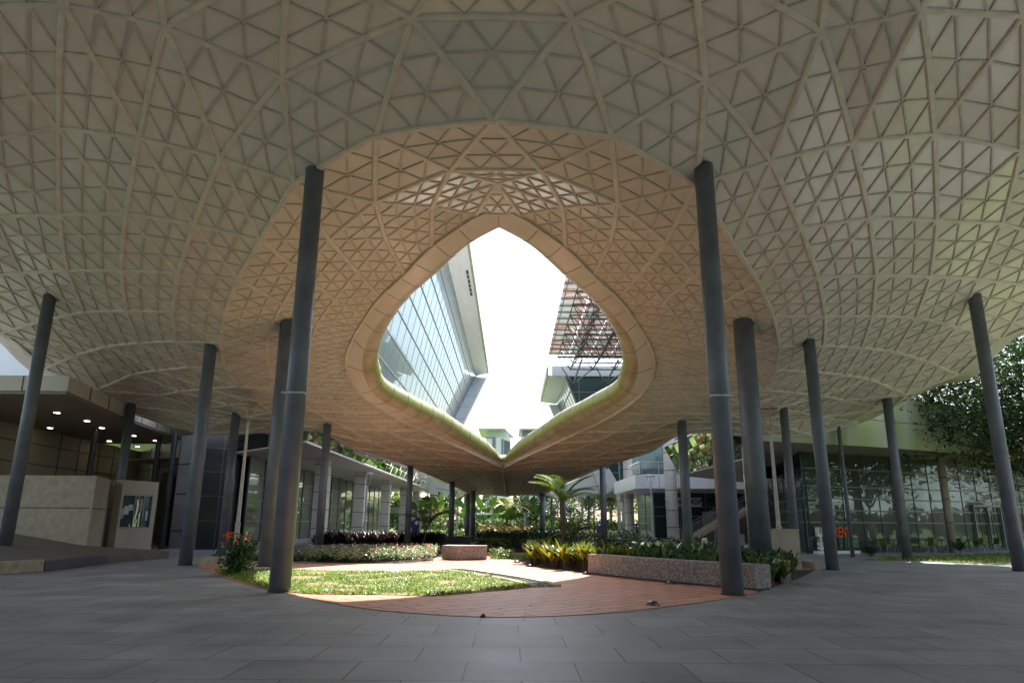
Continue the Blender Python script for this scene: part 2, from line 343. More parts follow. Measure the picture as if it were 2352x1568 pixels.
# drainage channel beside the lawn
dr = smooth_poly([gnd(*p) for p in [(1040,1309),(1075,1311),(1130,1319),(1200,1330),(1250,1340),(1279,1348)]], 6)
def ribbon(mb, pts, off0, off1, z0, z1):
    vs = []
    for i, p in enumerate(pts):
        a = pts[max(i-1,0)]; b = pts[min(i+1,len(pts)-1)]
        d = Vector((b[0]-a[0], b[1]-a[1])).normalized(); n = Vector((d.y, -d.x))
        vs.append((p[0]+n.x*off0, p[1]+n.y*off0)); vs.append((p[0]+n.x*off1, p[1]+n.y*off1))
    for i in range(len(pts)-1):
        q = [vs[2*i], vs[2*i+1], vs[2*i+3], vs[2*i+2]]
        mb.prism(q if True else q[::-1], z0, z1)
t = thing('drain_channel', 'narrow curved drain with cream kerbs and dark pebbles beside the lawn tip', 'drain')
mb = MB(); ribbon(mb, dr, -0.12, 0.10, 0.012, 0.075); mb.build('kerb', M['cream'], t)
mb = MB(); ribbon(mb, dr, 0.56, 0.74, 0.012, 0.065); mb.build('kerb', M['cream'], t)
mb = MB(); ribbon(mb, dr, 0.105, 0.555, 0.012, 0.027); mb.build('channel_bed', M['joint'], t)
mb = MB()
rr = random.Random(3)
for i in range(260):
    k = rr.randrange(len(dr)-1); p = Vector(dr[k]).lerp(Vector(dr[k+1]), rr.random()); d = (Vector(dr[k+1])-Vector(dr[k])).normalized()
    o = rr.uniform(0.14,0.53); c = Vector((p.x+d.y*o, p.y-d.x*o, 0.035)); r = rr.uniform(0.02,0.045)
    mb.cyl(c-Vector((0,0,0.01)), c+Vector((0,0,r*0.6)), r, r*0.5, 6)
pb = mb.build('pebbles', mat('grey_pebble', (0.10,0.10,0.11), 0.5, c2=(0.35,0.34,0.33), scale=20), t); pb['kind'] = 'stuff'
for i, (pts, lab) in enumerate([(smooth_poly([(-8.3,31.3),(-10.4,30.6),(-11.6,28.6),(-11.45,26.9)],6), 'short curved cream stone kerb on the left, beside the orange flowering bush'),
                  (smooth_poly([(10.3,30.3),(11.0,29.6),(11.5,28.3),(11.2,26.75)],6), 'short curved cream stone kerb on the right, past the end of the long granite planter')]):
    mb = MB(); ribbon(mb, pts, -0.09, 0.09, 0.0, 0.26)
    tag(mb.build('stone_kerb', M['kerb']), lab, 'kerb')
    mb = MB(); ribbon(mb, pts, *( (0.12, 1.5) if i else (-1.5,-0.12)), 0.008, 0.03)
    tag(mb.build('garden_path', M['kerb']), kind='structure')

# =====================================================================  CANOPY
NODES = json.loads(r'''{"-3,0.5":[-0.78,22.34,11.93],"-3,1.5":[-2.42,23.6,11.3],"-3,2.5":[-3.58,24.92,10.72],"-3,3.5":[-4.72,26.23,10.23],"-3,4.5":[-5.55,27.53,9.75],"-3,5.5":[-6.17,28.42,9.2],"-3,6.5":[-6.55,29.03,8.67],"-3,7.5":[-6.68,29.65,8.18],"-3,8.5":[-6.57,30.26,7.67],"-3,9.5":[-6.25,30.7,7.2],"-3,10.5":[-5.81,31.4,6.87],"-3,11.5":[-5.31,32.4,6.61],"-3,12.5":[-4.74,33.5,6.36],"-3,13.5":[-3.93,35.55,6.14],"-3,14.5":[-2.72,37.6,5.75],"-3,15.5":[-1.38,39.65,5.31],"-3,16.5":[-0.24,41.7,4.89],"-3,17.5":[-0.04,43.75,4.76],"-3,18.5":[-0.04,45.8,4.71],"-3,19.5":[-0.04,47.85,4.67],"-3,20.5":[-0.04,49.9,4.62],"-3,21.5":[-0.04,51.95,4.58],"-3,22.5":[-0.04,54.0,4.54],"-3,23.5":[-0.04,56.05,4.51],"-3,24.5":[-0.04,58.1,4.47],"-3,25.5":[-0.04,60.15,4.44],"-3,26.5":[-0.04,62.2,4.4],"-3,27.5":[-0.04,64.25,4.37],"-3,28.5":[-0.04,66.3,4.33],"-3,29.5":[-0.04,68.35,4.3],"-3,30.5":[-0.04,70.4,4.26],"-3,31.5":[-0.04,72.45,4.24],"-3,32.5":[-0.04,74.5,4.24],"-2,0":[0.0,19.82,11.84],"-2,1":[-2.14,20.97,11.59],"-2,2":[-3.9,22.48,11.09],"-2,3":[-5.22,24.25,10.53],"-2,4":[-6.42,25.92,9.99],"-2,5":[-7.4,27.31,9.45],"-2,6":[-7.98,28.37,8.84],"-2,7":[-8.29,29.28,8.3],"-2,8":[-8.33,30.08,7.72],"-2,9":[-7.99,30.8,7.29],"-2,10":[-7.46,31.4,6.82],"-2,11":[-6.91,32.0,6.5],"-2,12":[-6.26,32.8,6.19],"-2,13":[-5.54,33.8,5.89],"-2,14":[-4.99,35.85,5.71],"-2,15":[-3.94,37.9,5.44],"-2,16":[-2.84,39.95,5.14],"-2,17":[-1.91,42.0,4.86],"-2,18":[-1.76,44.05,4.82],"-2,19":[-1.65,46.1,4.8],"-2,20":[-1.54,48.15,4.78],"-2,21":[-1.44,50.2,4.76],"-2,22":[-1.37,52.25,4.71],"-2,23":[-1.33,54.3,4.67],"-2,24":[-1.28,56.35,4.63],"-2,25":[-1.24,58.4,4.59],"-2,26":[-1.2,60.45,4.55],"-2,27":[-1.17,62.5,4.52],"-2,28":[-1.26,64.55,4.49],"-2,29":[-1.36,66.6,4.46],"-2,30":[-1.45,68.65,4.44],"-2,31":[-1.54,70.7,4.41],"-2,32":[-1.64,72.75,4.39],"-2,33":[-1.69,74.8,4.39],"-1,0.5":[-1.3,18.14,11.39],"-1,1.5":[-3.7,19.56,11.07],"-1,2.5":[-5.55,21.47,10.62],"-1,3.5":[-7.05,23.67,10.26],"-1,4.5":[-8.4,25.81,9.76],"-1,5.5":[-9.33,27.22,9.04],"-1,6.5":[-9.81,28.52,8.37],"-1,7.5":[-9.93,29.65,7.77],"-1,8.5":[-9.59,30.7,7.22],"-1,9.5":[-9.12,31.3,6.87],"-1,10.5":[-8.65,31.9,6.53],"-1,11.5":[-7.99,32.5,6.22],"-1,12.5":[-7.26,33.2,5.93],"-1,13.5":[-6.46,35.25,5.47],"-1,14.5":[-5.63,37.3,5.29],"-1,15.5":[-4.74,39.35,5.09],"-1,16.5":[-3.9,41.4,4.89],"-1,17.5":[-3.55,43.45,4.8],"-1,18.5":[-3.33,45.5,4.77],"-1,19.5":[-3.11,47.55,4.73],"-1,20.5":[-2.9,49.6,4.7],"-1,21.5":[-2.72,51.65,4.64],"-1,22.5":[-2.64,53.7,4.59],"-1,23.5":[-2.55,55.75,4.55],"-1,24.5":[-2.47,57.8,4.51],"-1,25.5":[-2.38,59.85,4.47],"-1,26.5":[-2.3,61.9,4.43],"-1,27.5":[-2.43,63.95,4.4],"-1,28.5":[-2.62,66.0,4.39],"-1,29.5":[-2.8,68.05,4.37],"-1,30.5":[-2.99,70.1,4.35],"-1,31.5":[-3.18,72.15,4.33],"-1,32.5":[-3.35,74.2,4.33],"0,0":[0.0,15.31,11.22],"0,1":[-3.05,16.24,11.34],"0,2":[-5.7,18.06,10.9],"0,3":[-7.52,20.77,10.3],"0,4":[-9.18,23.32,9.89],"0,5":[-10.45,25.49,9.3],"0,6":[-11.26,27.25,8.55],"0,7":[-11.66,28.87,7.93],"0,8":[-11.56,30.33,7.35],"0,9":[-11.2,31.6,6.89],"0,10":[-10.63,32.5,6.57],"0,11":[-9.96,33.0,6.3],"0,12":[-9.16,33.3,5.99],"0,13":[-8.34,33.6,5.75],"0,14":[-7.51,35.65,5.24],"0,15":[-6.85,37.7,5.09],"0,16":[-6.19,39.75,4.94],"0,17":[-5.57,41.8,4.79],"0,18":[-5.24,43.85,4.69],"0,19":[-4.91,45.9,4.59],"0,20":[-4.59,47.95,4.5],"0,21":[-4.26,50.0,4.4],"0,22":[-4.03,52.05,4.33],"0,23":[-3.91,54.1,4.28],"0,24":[-3.78,56.15,4.24],"0,25":[-3.65,58.2,4.19],"0,26":[-3.53,60.25,4.15],"0,27":[-3.4,62.3,4.1],"0,28":[-3.68,64.35,4.09],"0,29":[-3.96,66.4,4.08],"0,30":[-4.24,68.45,4.07],"0,31":[-4.52,70.5,4.06],"0,32":[-4.8,72.55,4.06],"0,33":[-5.0,74.6,4.05],"1,0.5":[-1.83,13.54,12.72],"1,1.5":[-5.33,15.4,12.46],"1,2.5":[-7.84,17.96,11.63],"1,3.5":[-9.75,20.82,10.86],"1,4.5":[-11.37,23.45,10.15],"1,5.5":[-12.56,25.8,9.4],"1,6.5":[-13.32,27.85,8.76],"1,7.5":[-13.56,29.83,8.09],"1,8.5":[-13.44,31.6,7.48],"1,9.5":[-12.96,33.0,6.95],"1,10.5":[-12.33,34.0,6.53],"1,11.5":[-11.28,34.5,6.29],"1,12.5":[-9.95,34.6,6.03],"2,0":[0.0,11.24,13.22],"2,1":[-4.23,12.26,13.09],"2,2":[-7.8,14.23,13.0],"2,3":[-10.27,18.02,12.28],"2,4":[-12.18,21.13,11.35],"2,5":[-13.74,24.0,10.42],"2,6":[-14.79,26.57,9.67],"2,7":[-15.42,28.93,8.95],"2,8":[-15.64,31.17,8.23],"2,9":[-15.46,33.23,7.65],"2,10":[-15.22,35.5,7.21],"2,11":[-14.06,36.0,6.63],"2,12":[-13.47,36.8,6.13],"3,0.5":[-2.48,9.48,13.3],"3,1.5":[-6.72,11.06,13.3],"3,2.5":[-9.78,13.51,13.0],"3,3.5":[-12.95,18.45,12.84],"3,4.5":[-14.93,21.96,11.68],"3,5.5":[-16.32,24.96,10.75],"3,6.5":[-17.19,27.71,9.95],"3,7.5":[-17.63,30.36,9.14],"3,8.5":[-17.65,32.92,8.42],"3,9.5":[-17.47,35.3,7.79],"3,10.5":[-16.87,36.95,7.15],"3,11.5":[-16.68,37.8,6.28],"4,0":[0.0,7.18,13.3],"4,1":[-5.02,8.01,13.3],"4,2":[-8.76,10.04,13.23],"4,3":[-12.46,13.94,13.24],"4,4":[-15.98,19.14,12.72],"4,5":[-17.99,23.09,12.1],"4,6":[-18.99,26.23,11.11],"4,7":[-19.78,29.14,9.99],"4,8":[-20.0,31.98,9.09],"4,9":[-20.31,34.67,7.99],"4,10":[-20.92,37.3,7.74],"4,11":[-19.61,38.4,7.11],"5,0.5":[-2.54,5.29,13.3],"5,1.5":[-7.09,6.73,13.24],"5,2.5":[-11.72,9.97,13.3],"5,3.5":[-15.5,14.63,13.05],"5,4.5":[-19.11,20.24,12.77],"5,5.5":[-20.77,24.35,12.03],"5,6.5":[-22.28,27.53,11.3],"5,7.5":[-22.68,30.63,9.81],"5,8.5":[-22.42,33.55,8.79],"5,9.5":[-22.9,36.8,8.77],"6,0":[0.0,2.99,13.3],"6,1":[-4.58,3.73,13.26],"6,2":[-10.22,6.2,13.3],"6,3":[-14.92,10.41,13.14],"6,4":[-18.72,15.62,13.0],"6,5":[-22.07,21.42,12.55],"6,6":[-24.06,25.65,11.94],"6,7":[-25.19,29.02,10.83],"7,0.5":[-1.99,1.08,13.27],"7,1.5":[-7.79,2.7,13.29],"7,2.5":[-13.61,6.26,13.18],"7,3.5":[-18.28,11.23,13.09],"7,4.5":[-21.77,16.67,12.78],"7,5.5":[-25.36,22.72,12.35],"7,6.5":[-26.97,27.14,11.43],"8,0":[0.0,-1.22,13.25],"8,1":[-5.28,-0.38,13.29],"8,2":[-11.33,2.27,13.21],"8,3":[-17.15,6.79,13.13],"8,4":[-21.44,12.15,12.9],"8,5":[-25.07,17.96,12.58],"8,6":[-28.34,24.19,11.87],"9,0.5":[-3.39,-2.97,13.27],"9,1.5":[-8.95,-1.26,13.23],"9,2.5":[-15.02,2.36,13.16],"9,3.5":[-20.45,7.48,12.98],"9,4.5":[-24.81,13.36,12.71],"9,5.5":[-28.16,19.29,12.16],"10,0":[0.0,-5.27,13.29],"10,1":[-7.22,-4.17,13.23],"10,2":[-12.81,-1.6,13.19],"10,3":[-18.42,2.73,13.04],"10,4":[-23.93,8.52,12.82],"10,5":[-27.99,14.59,12.37],"11,0.5":[-3.89,-7.0,13.25],"11,1.5":[-11.28,-4.8,13.2],"11,2.5":[-16.34,-1.62,13.09],"11,3.5":[-22.02,3.48,12.91],"11,4.5":[-27.2,9.62,12.53],"12,0":[0.0,-9.3,13.23],"12,1":[-8.06,-8.15,13.22],"12,2":[-15.01,-5.17,13.12],"12,3":[-20.07,-1.19,12.98],"12,4":[-25.36,4.37,12.67]}''')
AXX = -0.5
N = {tuple(float(q) for q in k.split(',')): Vector(v) for k, v in NODES.items()}
for (i,j), p in N.items():
    if i == -3 and p.y > 42.2: p.x = 0.0
def getn(i, j):
    if j < 0:
        p = N.get((i,-j)); return None if p is None else Vector((-p.x,p.y,p.z))
    return N.get((i,j))
def G(i, k, side, depth=0):
    j = k+i/2
    if not (side < 0 and i > 0) and not (side > 0 and i < 0):
        p = getn(i, j)
        if p is not None: return p
    if depth > 2: return None
    s = 1 if side < 0 and i > 0 else (-1 if side > 0 and i < 0 else 0)
    opts = []
    if s: opts = [(-1,0)] if s > 0 else [(1,0)]
    else: opts = [(0,-1),(0,1),(-1,0),(1,0),(1,-1),(-1,1)]
    for di, dk in opts:
        a = G2(i+di,k+dk,side); b = G2(i+2*di,k+2*dk,side)
        if a is not None and b is not None: return a*2-b
    for di, dk in opts:
        a = G(i+di,k+dk,side,depth+1)
        if a is not None: return a.copy()
    return None
def G2(i,k,side):
    if (side < 0 and i > 0) or (side > 0 and i < 0): return None
    return getn(i, k+i/2)
def cr(p0,p1,p2,p3,t):
    return 0.5*((2*p1)+(p2-p0)*t+(2*p0-5*p1+4*p2-p3)*t*t+(3*p1-p0-3*p2+p3)*t**3)
patch = {}
def surf(i, k, s, t, side):
    key = (i,k,side)
    if key not in patch: patch[key] = [[G(i+a,k+b,side) for b in (-1,0,1,2)] for a in (-1,0,1,2)]
    g = patch[key]
    def ok(v, f): return v if v is not None else f
    rows = []
    for a in range(4):
        base = g[1 if a < 2 else 2]
        rows.append(cr(*[ok(g[a][b], ok(g[1 if a<2 else 2][1 if b<2 else 2], g[1][1] or g[1][2] or g[2][1] or g[2][2])) for b in range(4)], t))
    sm = cr(*rows, s)
    g11, g12, g21, g22 = g[1][1], g[1][2], g[2][1], g[2][2]
    if s+t <= 1.0001:
        if g11 is None or g12 is None or g21 is None: return sm
        li = g11*(1-s-t)+g12*t+g21*s
    else:
        if g22 is None or g12 is None or g21 is None: return sm
        li = g22*(s+t-1)+g12*(1-s)+g21*(1-t)
    return sm.lerp(li, 0.72)
tris = []
keys = set()
for (i,j) in N: keys.add((i,j)); keys.add((i,-j))
for (i,j) in keys:
    for T in (((0,0),(0,1),(1,.5)), ((0,0),(0,1),(-1,.5))):
        c = [(i+a, j+b) for a,b in T]
        if all(getn(*q) is not None for q in c):
            P = [getn(*q) for q in c]
            if (P[0]-P[1]).cross(P[0]-P[2]).length < 0.02: continue
            tris.append(c)
# a tail triangle may not bridge the crease
tris = [c for c in tris if not (min(q[0] for q in c) == -3 and min(abs(q[1]) for q in c) > 16 and min(q[1] for q in c) < 0 < max(q[1] for q in c))]
SUB = 3
wverts = []; vid = {}
def vkey(p): return (round(p.x,2), round(p.y,2), round(p.z,2))
def addv(p):
    k = vkey(p)
    if k not in vid: vid[k] = len(wverts); wverts.append(Vector((p.x+AXX,p.y,p.z)))
    return vid[k]
panels = []; thin = set(); thick = {}
node_cache = {}
def subpoint(c, a, b):
    # c: lattice corners; barycentric steps a,b (out of SUB) towards c[1], c[2]
    i = c[0][0]+(c[1][0]-c[0][0])*a/SUB+(c[2][0]-c[0][0])*b/SUB
    j = c[0][1]+(c[1][1]-c[0][1])*a/SUB+(c[2][1]-c[0][1])*b/SUB
    side = -1 if min(q[0] for q in c) < 0 else 1
    key = (round(i*6),round(j*12), side if round(i*6) != 0 else 0)
    if key in node_cache: return node_cache[key]
    if round(i*6) == 0: side = 1
    i0 = min(q[0] for q in c); k = j-i/2
    k0 = min(q[1]-q[0]/2 for q in c)
    s = i-i0; t = k-k0
    if round(i*6) == 0 and i0 < 0: i0 = 0; s = 0; 
    p = surf(int(i0), k0, s, t, side)
    r = addv(p); node_cache[key] = r
    return r
for c in tris:
    g = {}
    for a in range(SUB+1):
        for b in range(SUB+1-a): g[(a,b)] = subpoint(c,a,b)
    for a in range(SUB):
        for b in range(SUB-a):
            panels.append((g[(a,b)],g[(a+1,b)],g[(a,b+1)]))
            if a+b < SUB-1: panels.append((g[(a+1,b)],g[(a+1,b+1)],g[(a,b+1)]))
    for a in range(SUB+1):
        for b in range(SUB+1-a):
            for da, db in ((1,0),(0,1),(1,-1)):
                q = (a+da, b+db)
                if q in g:
                    e = tuple(sorted((g[(a,b)], g[q])))
                    edge = (da == 1 and db == 0 and b == 0) or (da == 0 and a == 0) or (da == 1 and db == -1 and a+b == SUB)
                    if edge: thick[e] = 1
                    else: thin.add(e)
thin = {e for e in thin if e not in thick}
# normals (pointing down)
vn = [Vector((0,0,0)) for _ in wverts]; pf = []; seen = set()
for t3 in panels:
    if len(set(t3)) < 3: continue
    kk = tuple(sorted(t3))
    if kk in seen: continue
    seen.add(kk)
    a,b,c = (wverts[q] for q in t3); n = (b-a).cross(c-a)
    if n.length < 1e-6: continue
    if n.z > 0: n = -n; t3 = (t3[0],t3[2],t3[1])
    pf.append(t3)
    for q in t3: vn[q] += n.normalized()
for n in vn:
    if n.length > 0: n.normalize()
canopy = thing('canopy', 'huge undulating cream roof of triangular panels with a teardrop opening over the garden', 'canopy')
mb = MB()
for t3 in pf: mb.face([wverts[q] for q in t3])
mb.build('ceiling_panels', M['panel'], canopy)
mb = MB()
for (a,b) in thin:
    A, B = wverts[a], wverts[b]; L = (B-A).length
    if L < 0.2: continue
    d = (B-A).normalized(); n = (vn[a]+vn[b]).normalized(); g = min(0.06, L*0.08)
    w = min(0.058, L*.07) if (A.y+B.y) < 72 else 0.06
    mb.bar(A+d*g, B-d*g, w, w*.7, n, w*.28)
mb.build('slim_ribs', M['rib_s'], canopy)
mb = MB()
for (a,b) in thick:
    A, B = wverts[a], wverts[b]; L = (B-A).length
    if L < 0.15: continue
    n = (vn[a]+vn[b]).normalized(); d = (B-A).normalized(); sd = d.cross(n).normalized()
    w = min(0.085, max(.045, L*.095)); hh = w/.09; e = 0.03
    prof = [(-w,-0.02),(-w,0.035*hh),(-w*.6,0.075*hh),(w*.6,0.075*hh),(w,0.035*hh),(w,-0.02)]
    vs = []
    for cpt, nn in ((A-d*e, vn[a]), (B+d*e, vn[b])):
        for x, y in prof: vs.append(cpt+sd*x+nn*y)
    mb.add(vs, [(i,i+1,7+i,6+i) for i in range(5)]+[(5,4,3,2,1,0),(6,7,8,9,10,11)])
mb.build('broad_ribs', M['rib'], canopy)

# rim of the opening: smooth band then a rolled lip
def N3(j): p = N[(-3,j)]; return p
ring3 = [N3(k+.5) for k in range(0,18)]
ring3 = [p for p in ring3 if p.x < -0.2 and p.y < 42]
inner_px = [(1142,530,23.6),(1075,570,24.3),(1000,636,25.5),(938,690,26.7),(893,742,27.8),(862,790,28.6),(850,838,29.4),(860,880,30.2),(891,914,31.2),(957,952,33.0),(1010,980,35.0),(1054,1003,37.0),(1110,1032,39.3),(1142,1050,40.8)]
inner = [at(*p) for p in inner_px]
inner = [Vector((p.x-AXX, p.y, p.z)) for p in inner]; inner[0].x = 0
for p in inner[-2:]: p.x = min(p.x, -0.12)
inner.append(Vector((0,41.7,inner[-1].z-0.12)))
innerS = [Vector(p) for p in smooth_poly([tuple(p) for p in inner], 8)]
outer = [Vector((0,22.05,12.15))]+ring3+[Vector((0,42.3,4.86))]
outerS = [Vector(p) for p in smooth_poly([tuple(p) for p in outer], 8)]
def resample(pts, n):
    L = [0]
    for a, b in zip(pts, pts[1:]): L.append(L[-1]+(b-a).length)
    out = []; k = 0
    for q in range(n+1):
        t = L[-1]*q/n
        while k < len(L)-2 and L[k+1] < t: k += 1
        f = (t-L[k])/max(1e-9, L[k+1]-L[k]); out.append(pts[k].lerp(pts[k+1], min(1,max(0,f))))
    return out
NR = 110
iS = resample(innerS, NR)
# for each inner sample take the matching outer sample by normal distance
oS = resample(outerS, 900); oI = []; last = 0
for q, p in enumerate(iS):
    lo = last; best = min(range(lo, min(lo+60, 901)), key=lambda r: (oS[r]-p).length + abs(r/900-q/NR)*6)
    last = best; oI.append(oS[best])
oI[0] = oS[0]; oI[-1] = oS[-1]
def full(c): return c + [Vector((-p.x,p.y,p.z)) for p in c[-2:0:-1]]
iF = full(iS); oF = full(oI); nF = len(iF)
TR = 0.52
rings = []
for q in range(nF):
    a = iF[q-1]; b = iF[(q+1)%nF]; d = (b-a).normalized(); out = (oF[q]-iF[q]); out = out-d*out.dot(d)
    w = out.length; out = Vector((out.x,out.y,out.z)); out.normalize()
    up = d.cross(out).normalized()
    if up.z < 0: up = -up
    tip = 1.0
    if iF[q].y > 39.8: tip = max(0.4, 1-(iF[q].y-39.8)/3.2)
    r = TR*tip
    cpt = iF[q]+out*(r*0.66)+up*r
    prof = [oF[q]+Vector((0,0,-0.05))]
    for f in (0.33,0.66): prof.append(oF[q].lerp(cpt-up*r, f)+Vector((0,0,-0.03)))
    for ang in range(-90, 151, 20):
        t = R(ang); prof.append(cpt + up*(r*math.sin(t)) - out*(r*math.cos(t)))
    oh = Vector((out.x,out.y,0)).normalized(); prof.append(cpt+up*r+oh*(1.5*tip*tip)+Vector((0,0,.12)))
    rings.append(prof)
def loft(mb, rings, c0, c1):
    n = len(rings)
    for q in range(n):
        A = rings[q]; B = rings[(q+1)%n]
        for k in range(c0, c1):
            mb.face([(A[k].x+AXX,A[k].y,A[k].z),(B[k].x+AXX,B[k].y,B[k].z),(B[k+1].x+AXX,B[k+1].y,B[k+1].z),(A[k+1].x+AXX,A[k+1].y,A[k+1].z)])
def weld(o):
    import bmesh
    bm = bmesh.new(); bm.from_mesh(o.data); bmesh.ops.remove_doubles(bm, verts=bm.verts, dist=0.004); bmesh.ops.recalc_face_normals(bm, faces=bm.faces); bm.to_mesh(o.data); bm.free()
    for p in o.data.polygons: p.use_smooth = True
mb = MB(); loft(mb, rings, 0, 3); o = mb.build('opening_band', M['panel'], canopy); weld(o)
mb = MB(); loft(mb, rings, 3, len(rings[0])-1); o = mb.build('opening_lip', M['algae'], canopy); weld(o)
# joints across band and lip
jm = mat('brown_joint', (0.22,0.18,0.13), 0.8)  # even brown for the joint strips
for q in range(0, nF, 5):
    pr = [Vector((p.x+AXX,p.y,p.z)) for p in rings[q][:13]]
    if rings[q][0].y > 41.6: continue
    mb = MB()
    for a, b in zip(pr, pr[1:]):
        if (b-a).length > 0.02: mb.bar(a, b, 0.022, 0.022, (0,0,1))
    mb.build('band_joint', jm, canopy)
mb = MB()
for q in range(nF):
    A = rings[q][0]; B = rings[(q+1)%nF][0]
    mb.bar((A.x+AXX,A.y,A.z-0.03),(B.x+AXX,B.y,B.z-0.03),0.1,0.1)
mb.build('opening_trim', M['rib'], canopy)
mb = MB()
for k in range(16,36):
    a = N.get((-3,k+.5)); b = N.get((-3,k+1.5))
    if a and b and a.y > 42: mb.bar((AXX,a.y,a.z-0.05),(AXX,b.y,b.z-0.05),0.14,0.14)
mb.build('crease_trim', M['rib'], canopy)
# outer edge band
bnd_keys = [(7,6.5),(6,7),(5,7.5),(5,8.5),(5,9.5),(4,10),(4,11),(3,11.5),(2,12),(1,12.5),(0,13)]+[(0,j) for j in range(14,37)]
bnd = [N[k] for k in bnd_keys if k in N]
bs = [Vector(p) for p in smooth_poly([tuple(p) for p in bnd], 4)]
for sgn in (1,-1):
    mb = MB(); prof = []
    for q, p in enumerate(bs):
        a = bs[max(q-1,0)]; b = bs[min(q+1,len(bs)-1)]; d = (b-a).normalized()
        out = Vector((d.y,-d.x,0))
        if out.x > 0 and p.y < 60 and p.x < -6: out = -out
        # outward is away from the centre of the roof
        if out.dot(Vector((p.x, (p.y-24)*0.6, 0))) < 0: out = -out
        w = 0.75 if p.y < 35.2 and p.x < -12 else 0.15
        i0 = p+Vector((0,0,-0.03)); e = p+out*w+Vector((0,0,-0.1)); u = p+out*(w+0.12)+Vector((0,0,0.25)); tq = p+Vector((0,0,0.5))
        prof.append([Vector((sgn*v.x+AXX,v.y,v.z)) for v in (i0-out*0.12,e,u,tq)])
    for A, B in zip(prof, prof[1:]):
        for k in range(3): mb.face([A[k],B[k],B[k+1],A[k+1]])
    o = mb.build('edge_band', M['panel'] if sgn > 0 else M['panel'], canopy); weld(o)
# weatherproof top skin
mb = MB()
for c in tris:
    P = [getn(*q) for q in c]; P = [Vector((p.x+AXX,p.y,p.z+0.42)) for p in P]
    if (P[1]-P[0]).cross(P[2]-P[0]).z < 0: P = [P[0],P[2],P[1]]
    mb.face(P)
mb.build('roof_skin', M['white'], canopy)

# height of the ceiling over a spot
from mathutils.bvhtree import BVHTree
BV = BVHTree.FromPolygons([tuple(v) for v in wverts], [tuple(f) for f in pf])
def ceil_z(x, y, d=0.0):
    h = BV.ray_cast(Vector((x,y,0.5)), Vector((0,0,1)))
    return h[0].z if h[0] is not None else d

COLS = [ # x, y, diameter, top estimate, label
 (-18.96,27.3,0.46,10.5,'slate grey round column at the far left edge of the photo'),
 (-12.26,27.6,0.47,8.6,'slate grey round column left of the cream lamp post, in front of the black corner wall'),
 (-20.3,37.0,0.45,8.0,'slate grey round column standing against the glazed notice board'),
 (-13.58,34.27,0.40,6.7,'slim slate grey column just left of the cream lamp post'),
 (-5.5,17.6,0.49,11.0,'tallest slate grey column at left, standing at the edge of the sunlit lawn'),
 (-8.94,27.0,0.70,10.0,'thick slate grey column partly hidden behind the tallest left column'),
 (-8.7,33.0,0.36,5.6,'slim slate grey column in front of the first square clad pillar of the glass building'),
 (-5.92,41.6,0.34,4.8,'slim dark column beside the navy sign with the number 11'),
 (-4.2,50.9,0.38,4.35,'dark slim column behind the small pale granite block'),
 (-3.29,62.3,0.42,4.1,'dark column at the left of the far path, in front of the paddle leaved plants'),
 (-4.0,66.5,0.40,4.1,'dark column overlapped by the column on the left of the far path'),
 (5.3,17.6,0.50,10.9,'tallest slate grey column at right, standing at the end of the granite planter'),
 (9.05,26.3,0.74,9.5,'thick slate grey column behind the end of the long granite planter'),
 (12.0,27.3,0.45,8.2,'slate grey round column left of the white and orange letter sculpture'),
 (13.15,33.5,0.38,6.4,'slim slate grey column just right of the rusty lamp post'),
 (19.0,27.3,0.48,10.3,'slate grey round column at the far right edge of the photo, in front of the tree'),
 (19.2,35.3,0.44,7.3,'slate grey column on the lawn edge in front of the outdoor tables'),
 (17.88,38.1,0.20,6.1,'thinnest grey column standing in front of the orange letters'),
 (7.97,32.6,0.42,5.7,'slate grey column in front of the staircase and the shop sign'),
 (5.4,41.8,0.36,4.9,'dark slim column between the tall palm and the banded round pillars'),
 (3.7,51.0,0.42,4.35,'dark column directly behind the trunk of the tall palm'),
 (2.79,63.8,0.42,4.1,'dark column right of the golden tree fern'),
]
def column(x, y, d, zt, lab, base=0.0):
    d *= 1.03
    z = ceil_z(x, y, zt)
    if abs(z-zt) > 1.2: z = zt
    t = thing('round_column', lab, 'column', (x,y,0))
    mb = MB(); mb.cyl((0,0,base),(0,0,z+0.05), d/2, d/2, 28); o = mb.build('shaft', M['column'], t)
    for p in o.data.polygons: p.use_smooth = len(p.vertices) == 4
    mb = MB(); mb.cyl((0,0,0),(0,0,0.035), d/2+0.03, d/2+0.03, 28); mb.build('base_plate', M['dark'], t)
    mb = MB(); mb.cyl((0,0,z-0.12),(0,0,z+0.06), d/2*0.8, d/2*0.8, 20)
    mb.build('head_bracket', M['dark'], t)
    return t
for c in COLS:
    o = column(*c)
    if c[2] in (0.49, 0.50):
        zs = 4.75; r = 0.275; mb = MB(); mb.cyl((0,0,zs),(0,0,zs+.035),r,r,24); mb.bar((-r-.03,-.24,zs+.02),(r+.03,-.24,zs+.02),.03,.05); mb.build('strap', M['galv'], o)
